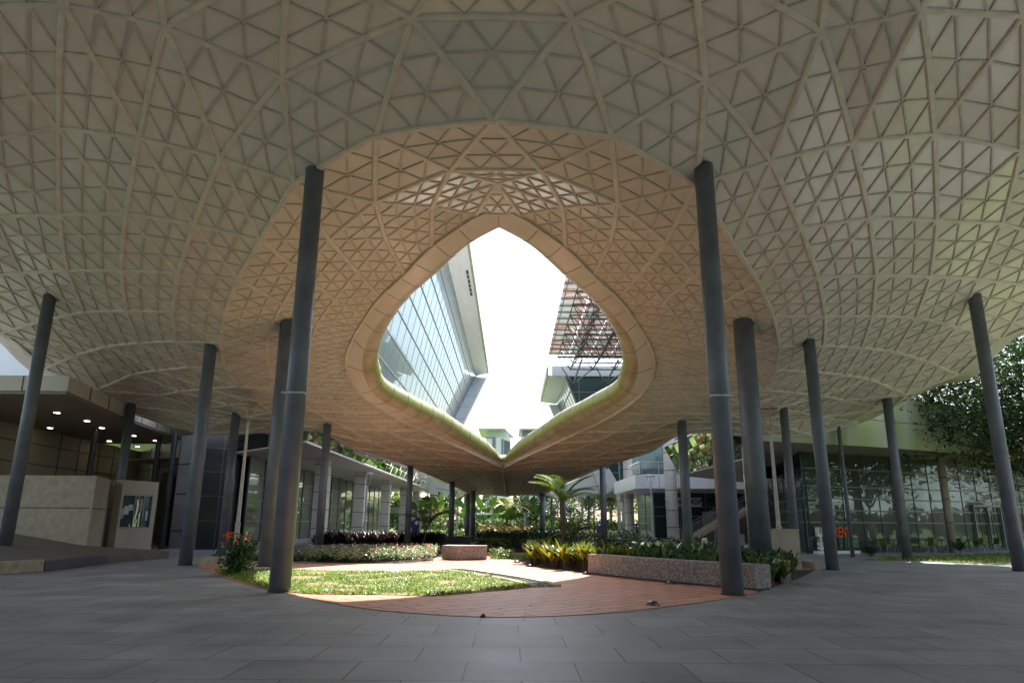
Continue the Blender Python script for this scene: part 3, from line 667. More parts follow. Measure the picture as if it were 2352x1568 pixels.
# =====================================================================  BUILDINGS
def xy(v): return (v[0], v[1])
def wallquad(mb, p, q, z0, z1, t=0.25, side=1):
    """upright wall slab from p to q (ground points), thickness t behind it"""
    d = Vector((q[0]-p[0], q[1]-p[1], 0)).normalized(); n = Vector((-d.y, d.x, 0))*side*t
    mb.slab([(p[0],p[1],z0),(q[0],q[1],z0),(q[0],q[1],z1),(p[0],p[1],z1)], n)
def gridlines(mb, p, q, z0, z1, xs, zs, w=0.06, dpt=0.05, off=0.03, side=-1):
    """mullions on a wall face p->q ; xs fractions along, zs heights"""
    d = Vector((q[0]-p[0], q[1]-p[1], 0)); L = d.length; d.normalize(); n = Vector((-d.y, d.x, 0))*side
    P = Vector((p[0],p[1],0))+n*off
    for f in xs: a = P+d*(f*L); mb.bar((a.x,a.y,z0),(a.x,a.y,z1), w, dpt, n)
    for z in zs: mb.bar((P.x,P.y,z),(P.x+d.x*L,P.y+d.y*L,z), w, dpt, n)
def fr(n): return [i/n for i in range(n+1)]

# ---- entrance pavilion (left)
A0 = gnd(152,905,6.8); A1 = gnd(282,972,6.8); A2 = gnd(443,1023,6.8)
A1 = xy(at(282,960,37.0)); A2 = xy(at(443,1012,49.5))
pav = thing('entrance_pavilion', 'low cream building at left under a flat roof with round ceiling downlights', 'building')
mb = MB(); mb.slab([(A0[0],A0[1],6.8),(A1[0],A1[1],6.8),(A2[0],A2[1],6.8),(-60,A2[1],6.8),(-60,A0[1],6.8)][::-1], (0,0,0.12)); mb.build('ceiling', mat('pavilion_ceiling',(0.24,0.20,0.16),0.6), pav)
mb = MB(); mb.slab([(A0[0]+.05,A0[1]-.05,6.93),(A1[0]+.05,A1[1],6.93),(A2[0]+.05,A2[1],6.93),(-60,A2[1],6.93),(-60,A0[1]-.05,6.93)][::-1], (0,0,0.66)); mb.build('roof_fascia', M['fascia'], pav)
mb = MB()
for (a,b) in ((A0,A1),(A1,A2)):
    L = math.dist(a,b); n = max(2,int(L/2.4))
    for k in range(1,n): x = a[0]+(b[0]-a[0])*k/n; y = a[1]+(b[1]-a[1])*k/n; mb.box((x+.03,y-.015,6.93),(x+.075,y+.015,7.59))
for k in range(1,8): mb.box((A0[0]-k*1.9-.015,A0[1]-.075,6.93),(A0[0]-k*1.9+.015,A0[1]-.03,7.59))
mb.build('fascia_joints', M['joint'], pav)['kind'] = 'stuff'
for (x,y) in [(131,947),(200,966),(115,982),(234,982),(307,1000),(251,1012),(357,1011),(316,1025),(413,1025)]:
    g_ = gnd(x,y,6.78); mb = MB(); mb.cyl((g_[0],g_[1],6.765),(g_[0],g_[1],6.799),0.17,0.17,16); dl = mb.build('downlight', M['steel'], pav)
    mb = MB(); mb.cyl((g_[0],g_[1],6.755),(g_[0],g_[1],6.764),0.14,0.14,16); mb.build('glowing_lens', M['lamp'], dl)
P1 = gnd(-160,930,6.8); P2 = gnd(274,1022,6.8); P2 = (P2[0]-.6,P2[1]+1)
mb = MB(); wallquad(mb, P1, P2, 0, 6.79, 0.4); mb.build('wall', M['beige'], pav)
mb = MB(); gridlines(mb, P1, P2, 0, 6.78, [.2,.4,.6,.72,.86,.97], [1.6,3.2,4.75,5.9], 0.045, 0.03, 0.016); mb.build('wall_joints', M['joint'], pav)
B1 = gnd(276,1036,6.8); B2 = gnd(393,1033,6.8)
B2 = (at(393,1250,46).x, 46.0); B1 = (P2[0]-.2, P2[1]+3.5)
mb = MB(); wallquad(mb, B1, B2, 0, 6.79, 0.4); mb.build('wall', M['whiteg'], pav)
mb = MB(); wallquad(mb, (P2[0]-.01,P2[1]-.1), (B1[0],B1[1]+.3), 0, 6.785, 0.3); mb.build('wall', M['beige'], pav)
mb = MB(); gridlines(mb, B1, B2, 0, 6.78, [0.3,.55,.78], [3.6,5.2], 0.04, 0.03, 0.016); mb.build('wall_joints', M['joint'], pav)
g1 = (B1[0]+(B2[0]-B1[0])*.62, B1[1]+(B2[1]-B1[1])*.62-0.06); g2 = (B2[0]-0.35, B2[1]-0.02)
mb = MB(); wallquad(mb, g1, g2, 0.1, 4.75, 0.03); mb.build('entrance_glass', M['g_lib'], pav)
W4a = (at(386,1250,44.5).x, 44.5); W4b = (at(446,1250,42.5).x, 42.5)
mb = MB(); wallquad(mb, W4a, W4b, 0, 6.79, 0.5); mb.build('wall', M['whiteg'], pav)
mb = MB(); gridlines(mb, W4a, W4b, 0, 6.78, [0.02,.98], [1.0,3.2,5.0], 0.04, 0.03, 0.016); mb.build('wall_joints', M['joint'], pav)
for (px_, D, zt, lab) in [(190,41,6.8,'leftmost thin black pillar under the pavilion ceiling'),(343,45.0,6.8,'middle thin black pillar under the pavilion ceiling, above the notice board'),(380,42.4,6.8,'rightmost thin black pillar under the pavilion ceiling, next to the white wall')]:
    p = at(px_,1180,D); t = thing('thin_pillar', lab, 'pillar', (p.x,D,0))
    mb = MB(); mb.cyl((0,0,0),(0,0,zt),0.16,0.16,18); o = mb.build('shaft', M['dark'], t)
    mb = MB(); mb.cyl((0,0,0),(0,0,.03),0.22,0.22,18); mb.build('base_plate', M['dark'], t)
# ramp wall
c0_ = at(206,1200,33.2); c1_ = at(268,1180,39.4); zt = at(213,1092,33.2).z; cr_ = (c0_.x, 33.2)
t = thing('ramp_wall', 'big cream rendered wall block beside the ramp, behind the far left column', 'wall')
mb = MB(); mb.prism([(-52,cr_[1]),cr_,(c1_.x,39.4),(-52,39.4)], 0.1, zt); mb.build('wall_body', M['beige2'], t)
mb = MB(); mb.box((-52,cr_[1]-.012,2.12),(cr_[0]-.1,cr_[1]+.01,2.16)); mb.bar((cr_[0]+.012,cr_[1]+.05,2.14),(c1_.x+.012,39.35,2.14),0.04,0.03)
mb.build('wall_joints', M['joint'], t)
t = thing('ramp', 'dark sloping ramp with a low kerb running in front of the cream wall block', 'ramp')
x0 = cr_[0]; q0 = gnd(238,1293); q1 = gnd(95,1311); q2 = gnd(-60,1322)
mb = MB(); 
top = [(q0[0]+.6,q0[1]+4,.32),(q0[0],q0[1],.28),(q1[0],q1[1],.30),(q2[0],q2[1],.34),(-52,q2[1],.9),(-52,40,2.6),(x0-7,33.4,1.55),(x0,33.4,.45)]
mb.add(top+[(v[0],v[1],0) for v in top],[tuple(range(8))]+[(i,8+i,8+(i+1)%8,(i+1)%8) for i in range(8)]); mb.build('slope', mat('ramp_floor',(0.16,0.13,0.11),0.7), t)
mb = MB(); mb.bar((q1[0],q1[1]-.1,.19),(q2[0],q2[1]-.1,.19),0.3,0.36); mb.build('kerb', M['kerb'], t)
mb = MB(); mb.bar((q0[0],q0[1]-.1,.17),(q1[0],q1[1]-.1,.17),0.3,0.30); mb.build('kerb', mat('dark_kerb',(0.10,0.09,0.10),0.7), t)
# notice board kiosk
k0 = gnd(260,1270); k1 = gnd(345,1266)
t = thing('notice_board', 'cream clad kiosk with a glazed notice board full of posters, behind a slate column', 'notice board')
mb = MB(); wallquad(mb, k0, k1, 0, 1.22, 0.5); wallquad(mb, (k0[0],k0[1]), k1, 2.92, 3.62, 0.5)
d = Vector((k1[0]-k0[0],k1[1]-k0[1],0)).normalized(); L = math.dist(k0,k1)
e0 = (k0[0]+d.x*(L-.28), k0[1]+d.y*(L-.28)); wallquad(mb, e0, k1, 1.221, 2.919, 0.5)
e1 = (k0[0]+d.x*.12, k0[1]+d.y*.12); wallquad(mb, k0, e1, 1.221, 2.919, 0.5); mb.build('body', M['beige'], t)
mb = MB(); f0 = (e1[0]+.01-d.y*-.0, e1[1]); n = Vector((d.y,-d.x,0))
g0 = Vector((e1[0],e1[1],0))-n*0.08; g1_ = Vector((e0[0],e0[1],0))-n*0.08
wallquad(mb, g0, g1_, 1.225, 2.915, 0.04); cs = mb.build('glass', M['g_lib'], t)
mb = MB(); gridlines(mb, g0, g1_, 1.25, 2.9, [0.01,.42,.72,.99], [1.26,2.88], 0.05, 0.06, 0.04, -1); mb.build('frame', M['steel'], t)
for (u, z, w, hgt, c) in [(.12,1.9,.30,.42,(0.5,0.5,0.48)),(.26,2.1,.3,.3,(0.42,0.45,0.48)),(.52,1.45,.14,.22,(0.6,0.6,0.66)),(.62,2.0,.2,.7,(0.35,0.3,0.28)),(.84,1.6,.16,.5,(0.45,0.45,0.6)),(.05,1.7,.12,.5,(0.5,0.3,0.3))]:
    a = g0.lerp(g1_, u)+n*0.012; b = a+d*w; mb = MB(); mb.slab([(a.x,a.y,z),(b.x,b.y,z),(b.x,b.y,z+hgt),(a.x,a.y,z+hgt)], n*0.006); mb.build('poster', mat('poster_paper',c,0.7,scale=12), t)
# black corner block
k0 = (at(448,1250,41.6).x,41.6); k1 = (at(520,1250,42.4).x,42.4)
t = thing('corner_block', 'tall black glossy corner wall between the pavilion and the glass library', 'wall')
mb = MB(); mb.prism([k0,k1,(k1[0]+.3,47),(k0[0],47)],0,7.2); mb.build('cladding', M['black'], t)
mb = MB(); gridlines(mb, k0, k1, 0, 7.1, [.0,.6,1.], [1.6,3.0,4.4,5.8], 0.025,0.02,0.01); mb.build('panel_joints', M['column'], t)

# ---- glass library (left, long)
lib = thing('library_building', 'long building at left with leaning mirror glass facade and pale end wall', 'building')
YA, YB = 35.6, 92.0
xl = lambda z: -10.5+(z-5.5)*0.418
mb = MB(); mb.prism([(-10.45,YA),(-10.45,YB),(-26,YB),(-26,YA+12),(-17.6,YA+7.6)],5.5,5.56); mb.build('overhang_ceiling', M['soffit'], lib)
mb = MB(); mb.box((-10.5,YA-.1,5.46),(-10.36,YB,5.57)); mb.build('drip_edge', M['galv'], lib)
rr = random.Random(5)
mb = MB(); ny = 44; nz = 4
for a in range(ny):
    for b in range(nz):
        y0 = YA+(YB-YA)*a/ny; y1 = YA+(YB-YA)*(a+1)/ny-.03; z0 = 5.63+2.3*b/nz; z1 = 5.63+2.3*(b+1)/nz-.02
        j = [rr.uniform(-.022,.022) for _ in range(3)]
        mb.face([(xl(z0)+j[0],y0,z0),(xl(z0)+j[1],y1,z0),(xl(z1)+j[1]+j[2],y1,z1),(xl(z1)+j[0]+j[2],y0,z1)])
mb.build('mirror_fascia', M['chrome'], lib)
mb = MB(); mb.bar((xl(7.95)+.03,YA,7.97),(xl(7.95)+.03,YB,7.97),0.1,0.1); mb.build('fascia_rail', M['galv'], lib)
YG = 41.0
xf = lambda z: -9.0+0.2*(z-8.0)
yf = lambda z: 80.5+1.78*(z-8.0)
ZT = 24.0
mb = MB()
vs = [(-40,YG,8),(xf(8),YG,8),(xf(ZT),YG,ZT),(-40,YG,ZT+.9),(-40,yf(8),8),(xf(8),yf(8),8),(xf(ZT),yf(ZT),ZT),(-40,yf(ZT),ZT+.9),(-3.9,YG,ZT+.55),(-3.9,YG,ZT+.9),(-3.9,yf(ZT),ZT+.55),(-3.9,yf(ZT),ZT+.9)]
mb.add(vs,[(0,1,2,8,9,3),(7,11,10,6,5,4),(3,9,11,7),(0,3,7,4),(8,10,11,9),(1,0,4,5)]); mb.build('building_body', M['whiteg'], lib)
mb = MB(); mb.add([(xf(8)+.04,YG,8),(xf(8)+.04,yf(8),8),(xf(ZT)+.04,yf(ZT),ZT),(xf(ZT)+.04,YG,ZT)],[(0,1,2,3)]); mb.build('glass_facade', M['g_left'], lib)
mb = MB()
for k in range(1,9):
    z = 8.0+16*k/9; mb.bar((xf(z)+.06,YG,z),(xf(z)+.06,yf(z),z),0.10,0.06,(1,0,0))
mb.build('transoms', M['frame'], lib)
mb = MB(); y = YG
while y < 108:
    zl = 8.0 if y < 80.5 else 8+(y-80.5)/1.78
    if zl < ZT-.3: mb.bar((xf(zl)+.05,y,zl),(xf(ZT)+.05,y,ZT),0.03,0.02,(1,0,0))
    y += 2.4
mb.build('glazing_joints', M['galv'], lib)
mb = MB(); mb.slab([(xf(ZT)+.05,YG,ZT),(-3.85,YG,ZT+.45),(-3.85,YG,ZT+.53),(xf(ZT)+.05,YG,ZT+.1)],(0,yf(ZT)-YG,0)); mb.build('eave_soffit', mat('eave_board',(0.82,0.82,0.81),0.6,streak=(9,.12,1),scale=3,var=.12), lib)
mb = MB(); mb.slab([(-3.86,YG,ZT+.42),(-3.65,YG,ZT+.42),(-3.65,YG,ZT+1.1),(-3.86,YG,ZT+1.1)],(0,yf(ZT)-YG+.5,0)); mb.build('eave_edge', M['algae2'], lib)
for k in range(6):
    y = 61.5+k*1.3; xx = -4.35; mb = MB(); mb.box((xx,y,ZT+.30),(xx+.22,y+.95,ZT+.40)); mb.build('vent_slot', M['joint'], lib)
mb = MB(); zz = [6.2,8,10.3,12.6,14.9,17.2,19.5,21.8,ZT+.3]
for a_, b_ in zip(zz, zz[1:]):
    w_ = lambda z: 1.25+.04*(z-8)
    P = [(xf(a_)+.02,yf(a_),a_+.02),(xf(a_)+w_(a_),yf(a_),a_+.02),(xf(b_)+w_(b_),yf(b_)-.05,b_-.03),(xf(b_)+.02,yf(b_)-.05,b_-.03)]
    mb.slab(P,(0,.8,-.2))
mb.build('end_wall', mat('end_panel',(0.50,0.52,0.55),0.45,var=.04), lib)
zf = [3.0,5.5,8,10.4,12.8,15.2,17.6,20.1]
# ground floor glazing
mb = MB(); wx = -16.1
mb.box((wx-.1,43.6,0.32),(wx,90,5.49)); mb.build('ground_glazing', M['g_lib'], lib)
mb = MB(); mb.box((wx-.3,43.6,0),(wx+.25,90,0.31)); mb.build('plinth', M['concrete'], lib)
mb = MB(); gridlines(mb,(wx,43.6),(wx,90),0.32,5.45,fr(16),[1.6,2.95,4.3],0.05,0.05,0.03,-1); mb.build('mullions', M['frame'], lib)
mb = MB(); mb.box((wx-9,89.8,0.0),(wx,90.1,5.49)); mb.build('end_glazing', M['g_dark'], lib)
PIL = [('first square cream pillar from the camera under the glass building overhang',46.2),('second square cream pillar, behind the small street lamp',58),('third square cream pillar from the camera along the library walk',70),('fourth square cream pillar along the library walk, right of the cream board',82),('farthest square cream pillar, behind the navy sign',92.5)]
for lab, y in PIL:
    t = thing('square_pillar', lab, 'pillar', (-12.25,y,0))
    mb = MB(); mb.box((-.42,-.42,0),(.42,.42,5.49)); mb.build('shaft', M['stone_w'], t)
    mb = MB()
    for z in (1.15,2.3,3.4,4.5,5.15): mb.box((-.43,-.43,z),(.43,.43,z+.045))
    mb.build('joint_bands', M['joint'], t)

# ---- link wings behind the canopy tail
for nm, pts, lab in (('left',[(976,1131),(990,1088),(1019,1098),(1060,1115),(1100,1130),(1100,1144),(1040,1138)],'white sloping roof wing joining the left glass building to the canopy end'),
                ('right',[(1428,1123),(1399,1075),(1355,1087),(1320,1102),(1262,1128),(1262,1144),(1330,1141)],'white sloping roof wing joining the right building to the canopy end')):
    t = thing('roof_wing', lab, 'roof wing')
    P = [at(x,y,90.5) for x,y in pts]
    if nm == 'right': P = P[::-1]
    mb = MB(); mb.slab(P,(0,2.2,0)); mb.build('cladding', M['white'], t)
    mb = MB(); a, b = at((1045 if nm=='left' else 1362),(1108 if nm=='left' else 1086),90.46), at((1050 if nm=='left' else 1380),1139,90.46); mb.bar(a,b,0.05,0.04,(0,1,0))
    mb.bar(at(1000 if nm=='left' else 1290,1120 if nm=='left' else 1128,90.46), at(1085 if nm=='left' else 1395,1135 if nm=='left' else 1112,90.46),0.05,0.04,(0,1,0)); mb.build('joints', M['joint'], t)

# ---- right building with space frame roof
rb = thing('theatre_building', 'tall building at right with teal leaning glass front under the space frame roof', 'building')
xr = lambda z: 13.0-(z-5.8)*0.395
YC = 92.0
mb = MB(); mb.slab([(xr(5.8),YC,5.8),(45,YC,5.8),(45,YC,20.6),(xr(20.6),YC,20.6)],(0,.1,0)); mb.build('glass_front', M['g_teal'], rb)
mb = MB()
for k in range(1,7): z = 5.8+14.8*k/7; mb.bar((xr(z),YC-.05,z),(45,YC-.05,z),0.10,0.08,(0,1,0))
for x in [9,12.6,16.2,19.8,23.4,27,31,35]: zb = max(5.8, 5.8+(13.0-x)/0.395); mb.bar((x,YC-.05,zb),(x,YC-.05,20.6),0.10,0.08,(0,1,0))
mb.bar((xr(5.8),YC-.06,5.8),(xr(20.6),YC-.06,20.6),0.22,0.12,(0,1,0)); mb.build('mullions', M['frame'], rb)
mb = MB(); mb.box((5.4,YC-.3,20.62),(45,YC+.4,22.0)); mb.build('parapet_band', M['white'], rb)
mb = MB(); mb.slab([(xr(5.8)+.1,YC+.12,5.8),(45,YC+.12,5.8),(45,YC+.12,21.9),(xr(20.6)+.1,YC+.12,21.9)],(0,24,0)); mb.build('building_body', M['whiteg'], rb)
mb = MB(); mb.add([(xr(5.9)+.04,YC+.12,5.9),(xr(20.4)+.04,YC+.12,20.4),(xr(20.4)+.04,112,20.4),(xr(5.9)+.04,112,5.9)],[(0,1,2,3)]); mb.build('side_glass', M['g_left'], rb)
mb = MB()
for k in range(1,8): z = 5.8+14.8*k/8; mb.bar((xr(z)-.02,YC+.1,z),(xr(z)-.02,112,z),0.1,0.06,(1,0,0))
for k in range(0,7): y = YC+.2+19.6*k/7; mb.bar((xr(5.9)-.01,y,5.9),(xr(20.4)-.01,y,20.4),0.05,0.04,(1,0,0))
mb.build('side_mullions', M['frame'], rb)
mb = MB(); mb.slab([(xr(20.4)+.1,YC+.1,20.4),(4.95,YC+.1,20.7),(4.95,YC+.1,20.78),(xr(20.4)+.1,YC+.1,20.5)],(0,21.5,0)); mb.build('eave_soffit', M['whiteg'], rb)
mb = MB(); mb.slab([(4.95,YC+.1,20.68),(4.7,YC+.1,20.68),(4.7,YC+.1,21.9),(4.95,YC+.1,21.9)],(0,21.5,0)); mb.build('eave_edge', M['algae2'], rb)
mb = MB()
for a, b in zip(zf[1:], zf[2:]): mb.slab([(xr(a)+.3,112,a+.02),(xr(a)-1.3,112,a+.02),(xr(b)-1.3,112,b-.02),(xr(b)+.3,112,b-.02)],(0,1,0))
mb.build('end_wall', mat('end_panel',(0.55,0.57,0.60),0.45,var=.04), rb)
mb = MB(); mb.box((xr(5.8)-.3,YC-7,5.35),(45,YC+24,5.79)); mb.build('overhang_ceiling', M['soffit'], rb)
# space frame
sf = thing('space_frame_roof', 'dark steel space frame holding a stained glass sheet roof, at upper right of the opening', 'roof')
ZR = 22.6; X0, X1, Y0, Y1 = 4.7, 29.0, 50.0, 88.0
def frit():
    m, nt, b = newmat('stained_roof_sheet')
    tc = nt.nodes.new('ShaderNodeTexCoord'); mp = nt.nodes.new('ShaderNodeMapping'); mp.inputs['Scale'].default_value = (0.5,1.6,1)
    nz = nt.nodes.new('ShaderNodeTexNoise'); nz.inputs['Scale'].default_value = 0.9; nz.inputs['Detail'].default_value = 7; nz.inputs['Roughness'].default_value = .7
    lk(nt, tc.outputs['Object'], mp.inputs[0]); lk(nt, mp.outputs[0], nz.inputs['Vector'])
    rp = nt.nodes.new('ShaderNodeValToRGB'); e = rp.color_ramp.elements; e[0].position = .38; e[0].color = (0.45,0.62,0.60,1); e[1].position = .6; e[1].color = (0.62,0.30,0.20,1)
    x = e.new(.47); x.color = (0.75,0.74,0.70,1)
    lk(nt, nz.outputs[0], rp.inputs[0]); lk(nt, rp.outputs[0], b.inputs['Base Color'])
    tr = nt.nodes.new('ShaderNodeBsdfTranslucent'); lk(nt, rp.outputs[0], tr.inputs[0]); ms = nt.nodes.new('ShaderNodeMixShader'); ms.inputs[0].default_value = .35
    lk(nt, b.outputs[0], ms.inputs[1]); lk(nt, tr.outputs[0], ms.inputs[2]); lk(nt, ms.outputs[0], nt.nodes['Material Output'].inputs[0])
    return m
mb = MB()
ny = 17
for a in range(ny):
    for b in range(9):
        ya = Y0+(Y1-Y0)*a/ny; yb = Y0+(Y1-Y0)*(a+1)/ny-.12; xa = X0+(X1-X0)*b/9; xb = X0+(X1-X0)*(b+1)/9-.08
        mb.box((xa,ya,ZR),(xb,yb,ZR+.03))
mb.build('roof_sheets', frit(), sf)
mb = MB()
for a in range(ny+1):
    y = Y0+(Y1-Y0)*a/ny; mb.bar((X0-.1,y-.06,ZR-.35),(X1,y-.06,ZR-.35),0.10,0.14)
for b in range(10):
    x = X0+(X1-X0)*b/9; mb.bar((x+.3,Y0,ZR-.1),(x+.3,Y1,ZR-.1),0.08,0.10)
mb.build('purlins', M['frame'], sf)
mb = MB(); nb = 8; na = 10
gx = lambda b: X0+1.2+(X1-X0-2)*b/nb; gy = lambda a: Y0+(Y1-Y0-1)*a/na
for a in range(na+1):
    mb.tube([(gx(0),gy(a),ZR-.45),(gx(nb),gy(a),ZR-.45)],0.07,6)
for b in range(nb+1): mb.tube([(gx(b),gy(0),ZR-.45),(gx(b),gy(na),ZR-.45)],0.06,6)
mb.build('upper_chords', M['dark'], sf)
mb = MB()
for a in range(na):
    y = (gy(a)+gy(a+1))/2; mb.tube([(gx(0)+1.3,y,ZR-2.5),(gx(nb)-1.3,y,ZR-2.5)],0.08,6)
for b in range(nb): x = (gx(b)+gx(b+1))/2; mb.tube([(x,gy(0)+1.5,ZR-2.5),(x,gy(na)-1.5,ZR-2.5)],0.07,6)
mb.build('lower_chords', M['dark'], sf)
mb = MB()
for a in range(na):
    for b in range(nb):
        c = Vector(((gx(b)+gx(b+1))/2,(gy(a)+gy(a+1))/2,ZR-2.5))
        for da in (0,1):
            for db in (0,1): mb.tube([c,(gx(b+db),gy(a+da),ZR-.45)],0.05,5)
mb.build('diagonals', M['dark'], sf)
mb = MB()
for x in (8.2,12.5,17,22):
    for dx in (-2,2): mb.tube([(x,YC-.2,19.5),(x+dx,Y1-3.4,ZR-2.4)],0.09,6)
    mb.tube([(x,YC-.2,19.5),(x,Y1-8,ZR-2.5)],0.12,6)
mb.build('brackets', M['frame'], sf)

# ---- shop wing (right, middle distance)
sw = thing('shop_wing', 'two storey wing at right with white balcony band over a dark glazed shop front', 'building')
mb = MB(); mb.prism([(11.0,62.9),(11.9,62),(45,62),(45,76),(11.0,76)],4.56,5.78); mb.build('balcony_band', M['white'], sw)
mb = MB()
for x in (12.9,14.6,18.0,21.4,24.8): mb.box((x,61.985,4.6),(x+.03,62.01,5.76))
mb.build('band_joints', M['joint'], sw)['kind']='stuff'
mb = MB()
for k in range(10): x = 11.3+k*1.7; mb.cyl((x,62.35,5.79),(x,62.35,6.85),0.03,0.03,8)
for k in range(6): mb.cyl((11.3,62.6+k*.9,5.79),(11.3,62.6+k*.9,6.85),0.03,0.03,8)
for z in (6.0,6.2,6.4,6.6): mb.bar((11.3,62.35,z),(28,62.35,z),0.025,0.025); mb.bar((11.3,62.35,z),(11.3,68,z),0.025,0.025)
mb.bar((11.3,62.35,6.87),(28,62.35,6.87),0.06,0.06); mb.bar((11.3,62.35,6.87),(11.3,68,6.87),0.06,0.06); mb.build('balcony_railing', M['steel'], sw)
mb = MB(); mb.box((11.6,76,5.8),(45,76.2,13)); mb.build('upper_glass', M['g_teal'], sw)
mb = MB(); gridlines(mb,(11.6,76),(45,76),5.8,13,fr(14),[7.4,9,10.6],0.08,0.08,0.03,-1); mb.build('upper_mullions', M['frame'], sw)
S0 = (at(1467,1200,79).x,79.0); S1 = (at(1503,1200,71).x,71.0); S2 = (45,71.0)
mb = MB(); wallquad(mb,S0,S1,0,4.55,.15); wallquad(mb,S1,S2,0,4.55,.15); mb.build('shop_glass', M['g_dark'], sw)
mb = MB(); gridlines(mb,S0,S1,0,4.5,[0,.5,1],[.9,1.6,2.3,3.0,3.7],0.06,0.05,0.03,-1); gridlines(mb,S1,S2,0,4.5,fr(12),[3.2,2.3],0.08,0.06,0.03,-1); mb.build('shop_frames', M['frame'], sw)
mb = MB(); a = at(1528,1163,70.8); b = at(1610,1142.5,70.8); mb.box((a.x,70.7,a.z),(b.x,70.8,b.z)); sg = mb.build('shop_sign', M['signw'], sw)
def text(name, body, size, loc, rot, m, parent=None, extrude=0.02, bold=0.0, sx=1.0):
    cu = bpy.data.curves.new(name, 'FONT'); cu.body = body; cu.size = size; cu.extrude = extrude; cu.offset = bold; cu.align_x = 'CENTER'; cu.align_y = 'CENTER'
    cu.space_character = 1.08; cu.resolution_u = 3
    o = bpy.data.objects.new(name, cu); col.objects.link(o)
    dg = bpy.context.evaluated_depsgraph_get(); me = bpy.data.meshes.new_from_object(o.evaluated_get(dg)); me.name = name
    bpy.data.objects.remove(o); me.materials.clear(); me.materials.append(m)
    ob = bpy.data.objects.new(name, me); col.objects.link(ob); ob.location = loc; ob.rotation_euler = rot; ob.scale = (sx,1,1)
    if parent: ob.parent = parent
    return ob
text('lettering', 'COOP SHOP', 0.66, ((a.x+b.x)/2-0.02,70.68,(a.z+b.z)/2), (R(90),0,0), M['purple'], sg, 0.01, 0.022, 0.93)
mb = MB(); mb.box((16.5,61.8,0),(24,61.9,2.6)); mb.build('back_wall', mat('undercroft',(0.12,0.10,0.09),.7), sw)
# round clad pillars
def round_pillar(x, y, d, z, joints, lab, m=None):
    t = thing('clad_pillar', lab, 'pillar', (x,y,0)); mb = MB(); mb.cyl((0,0,0),(0,0,z),d/2,d/2,32); o = mb.build('shaft', m or M['stone_w'], t)
    for p in o.data.polygons: p.use_smooth = len(p.vertices)==4
    mb = MB()
    for j in joints: mb.cyl((0,0,j),(0,0,j+.05),d/2+.008,d/2+.008,32)
    mb.build('joint_bands', M['joint'], t)
round_pillar(12.35,55,0.92,9.0,[1.3,2.55,4.05,5.55,6.9],'nearest big round cream pillar with black bands, in front of the balcony')
round_pillar(12.2,74,0.95,8.6,[1.4,2.6,4.1,5.6,7.0],'second big round cream pillar with black bands, where the person walks')
round_pillar(13.9,88,0.65,5.34,[1.4,2.6,4.1],'small round cream pillar with black bands, left of the second big one')
round_pillar(at(1391,1200,97).x,84.8,0.4,5.34,[1.4,2.6,4.1],'narrowest round cream pillar, half hidden behind a dark column')
round_pillar(13.25,54,0.34,5.4,[1.3,2.5,4.05],'narrow cream pillar beside the slate column, in front of the staircase')
round_pillar(11.6,34.6,0.5,5.3,[1.4,2.6,4.0],'cream pillar with black bands half hidden by the thick slate column at right')
# stairs
st = thing('staircase', 'concrete outdoor staircase with steel rails rising to the right below the shop sign', 'staircase')
mb = MB(); ys0, ys1 = 58.6, 60.6
pts = []; x = 13.9; z = 0.0
prof = [(x,z)]
for k in range(12): z += 0.165; prof.append((x,z)); x += 0.29; prof.append((x,z))
x += 0.7; prof.append((x,z))
for k in range(12): z += 0.165; prof.append((x,z)); x += 0.29; prof.append((x,z))
prof.append((x+1.5,z)); endx = x+1.5
und = [(endx,z-.3),(x-.1,z-.3),(18.1,1.70),(17.3,1.70),(14.6,0)]
poly = [(a_,ys0,b_) for a_,b_ in prof+und]
mb.slab(poly[::-1],(0,ys1-ys0,0)); mb.build('steps', mat('worn_concrete',(0.36,0.33,0.28),.8,c2=(0.40,0.24,0.14),scale=1.2), st)
for yy in (ys0+.05, ys1-.05):
    mb = MB(); A=[(13.9,.0),(17.4,1.98),(18.1,1.98),(21.6,3.96),(endx,3.96)]
    for hgt,w in ((1.0,.06),(.82,.025),(.64,.025),(.46,.025),(.28,.025)):
        for p,q in zip(A,A[1:]): mb.bar((p[0],yy,p[1]+hgt),(q[0],yy,q[1]+hgt),w,w)
    for p in A: mb.bar((p[0],yy,p[1]),(p[0],yy,p[1]+1.0),0.04,0.04)
    mb.build('railing', M['steel'], st)
t = thing('side_railing', 'short steel stair rail slanting down behind the tallest right column', 'railing')
mb = MB(); a = at(1640,1222,52)
for k in range(6): mb.bar((a.x,52,.35+k*.2),(a.x+1.7,52,1.25+k*.2),0.05,0.05)
mb.build('rails', M['steel'], t); mb = MB(); mb.bar((a.x+.1,52,0),(a.x+.1,52,1.4),.07,.07); mb.build('post', M['frame'], t); mb = MB(); mb.bar((a.x+1.65,52,0),(a.x+1.65,52,2.3),.07,.07); mb.build('post', M['frame'], t)
mb = MB(); mb.slab([(a.x,52.1,0),(a.x+.6,52.1,0),(a.x+1.2,52.1,0),(a.x+2.2,52.1,0),(a.x+2.2,52.1,.9),(a.x+1.6,52.1,.9),(a.x+1.6,52.1,.6),(a.x+1.0,52.1,.6),(a.x+1.0,52.1,.3),(a.x,52.1,.3)][::-1],(0,1.5,0)); mb.build('steps', M['concrete'], t)

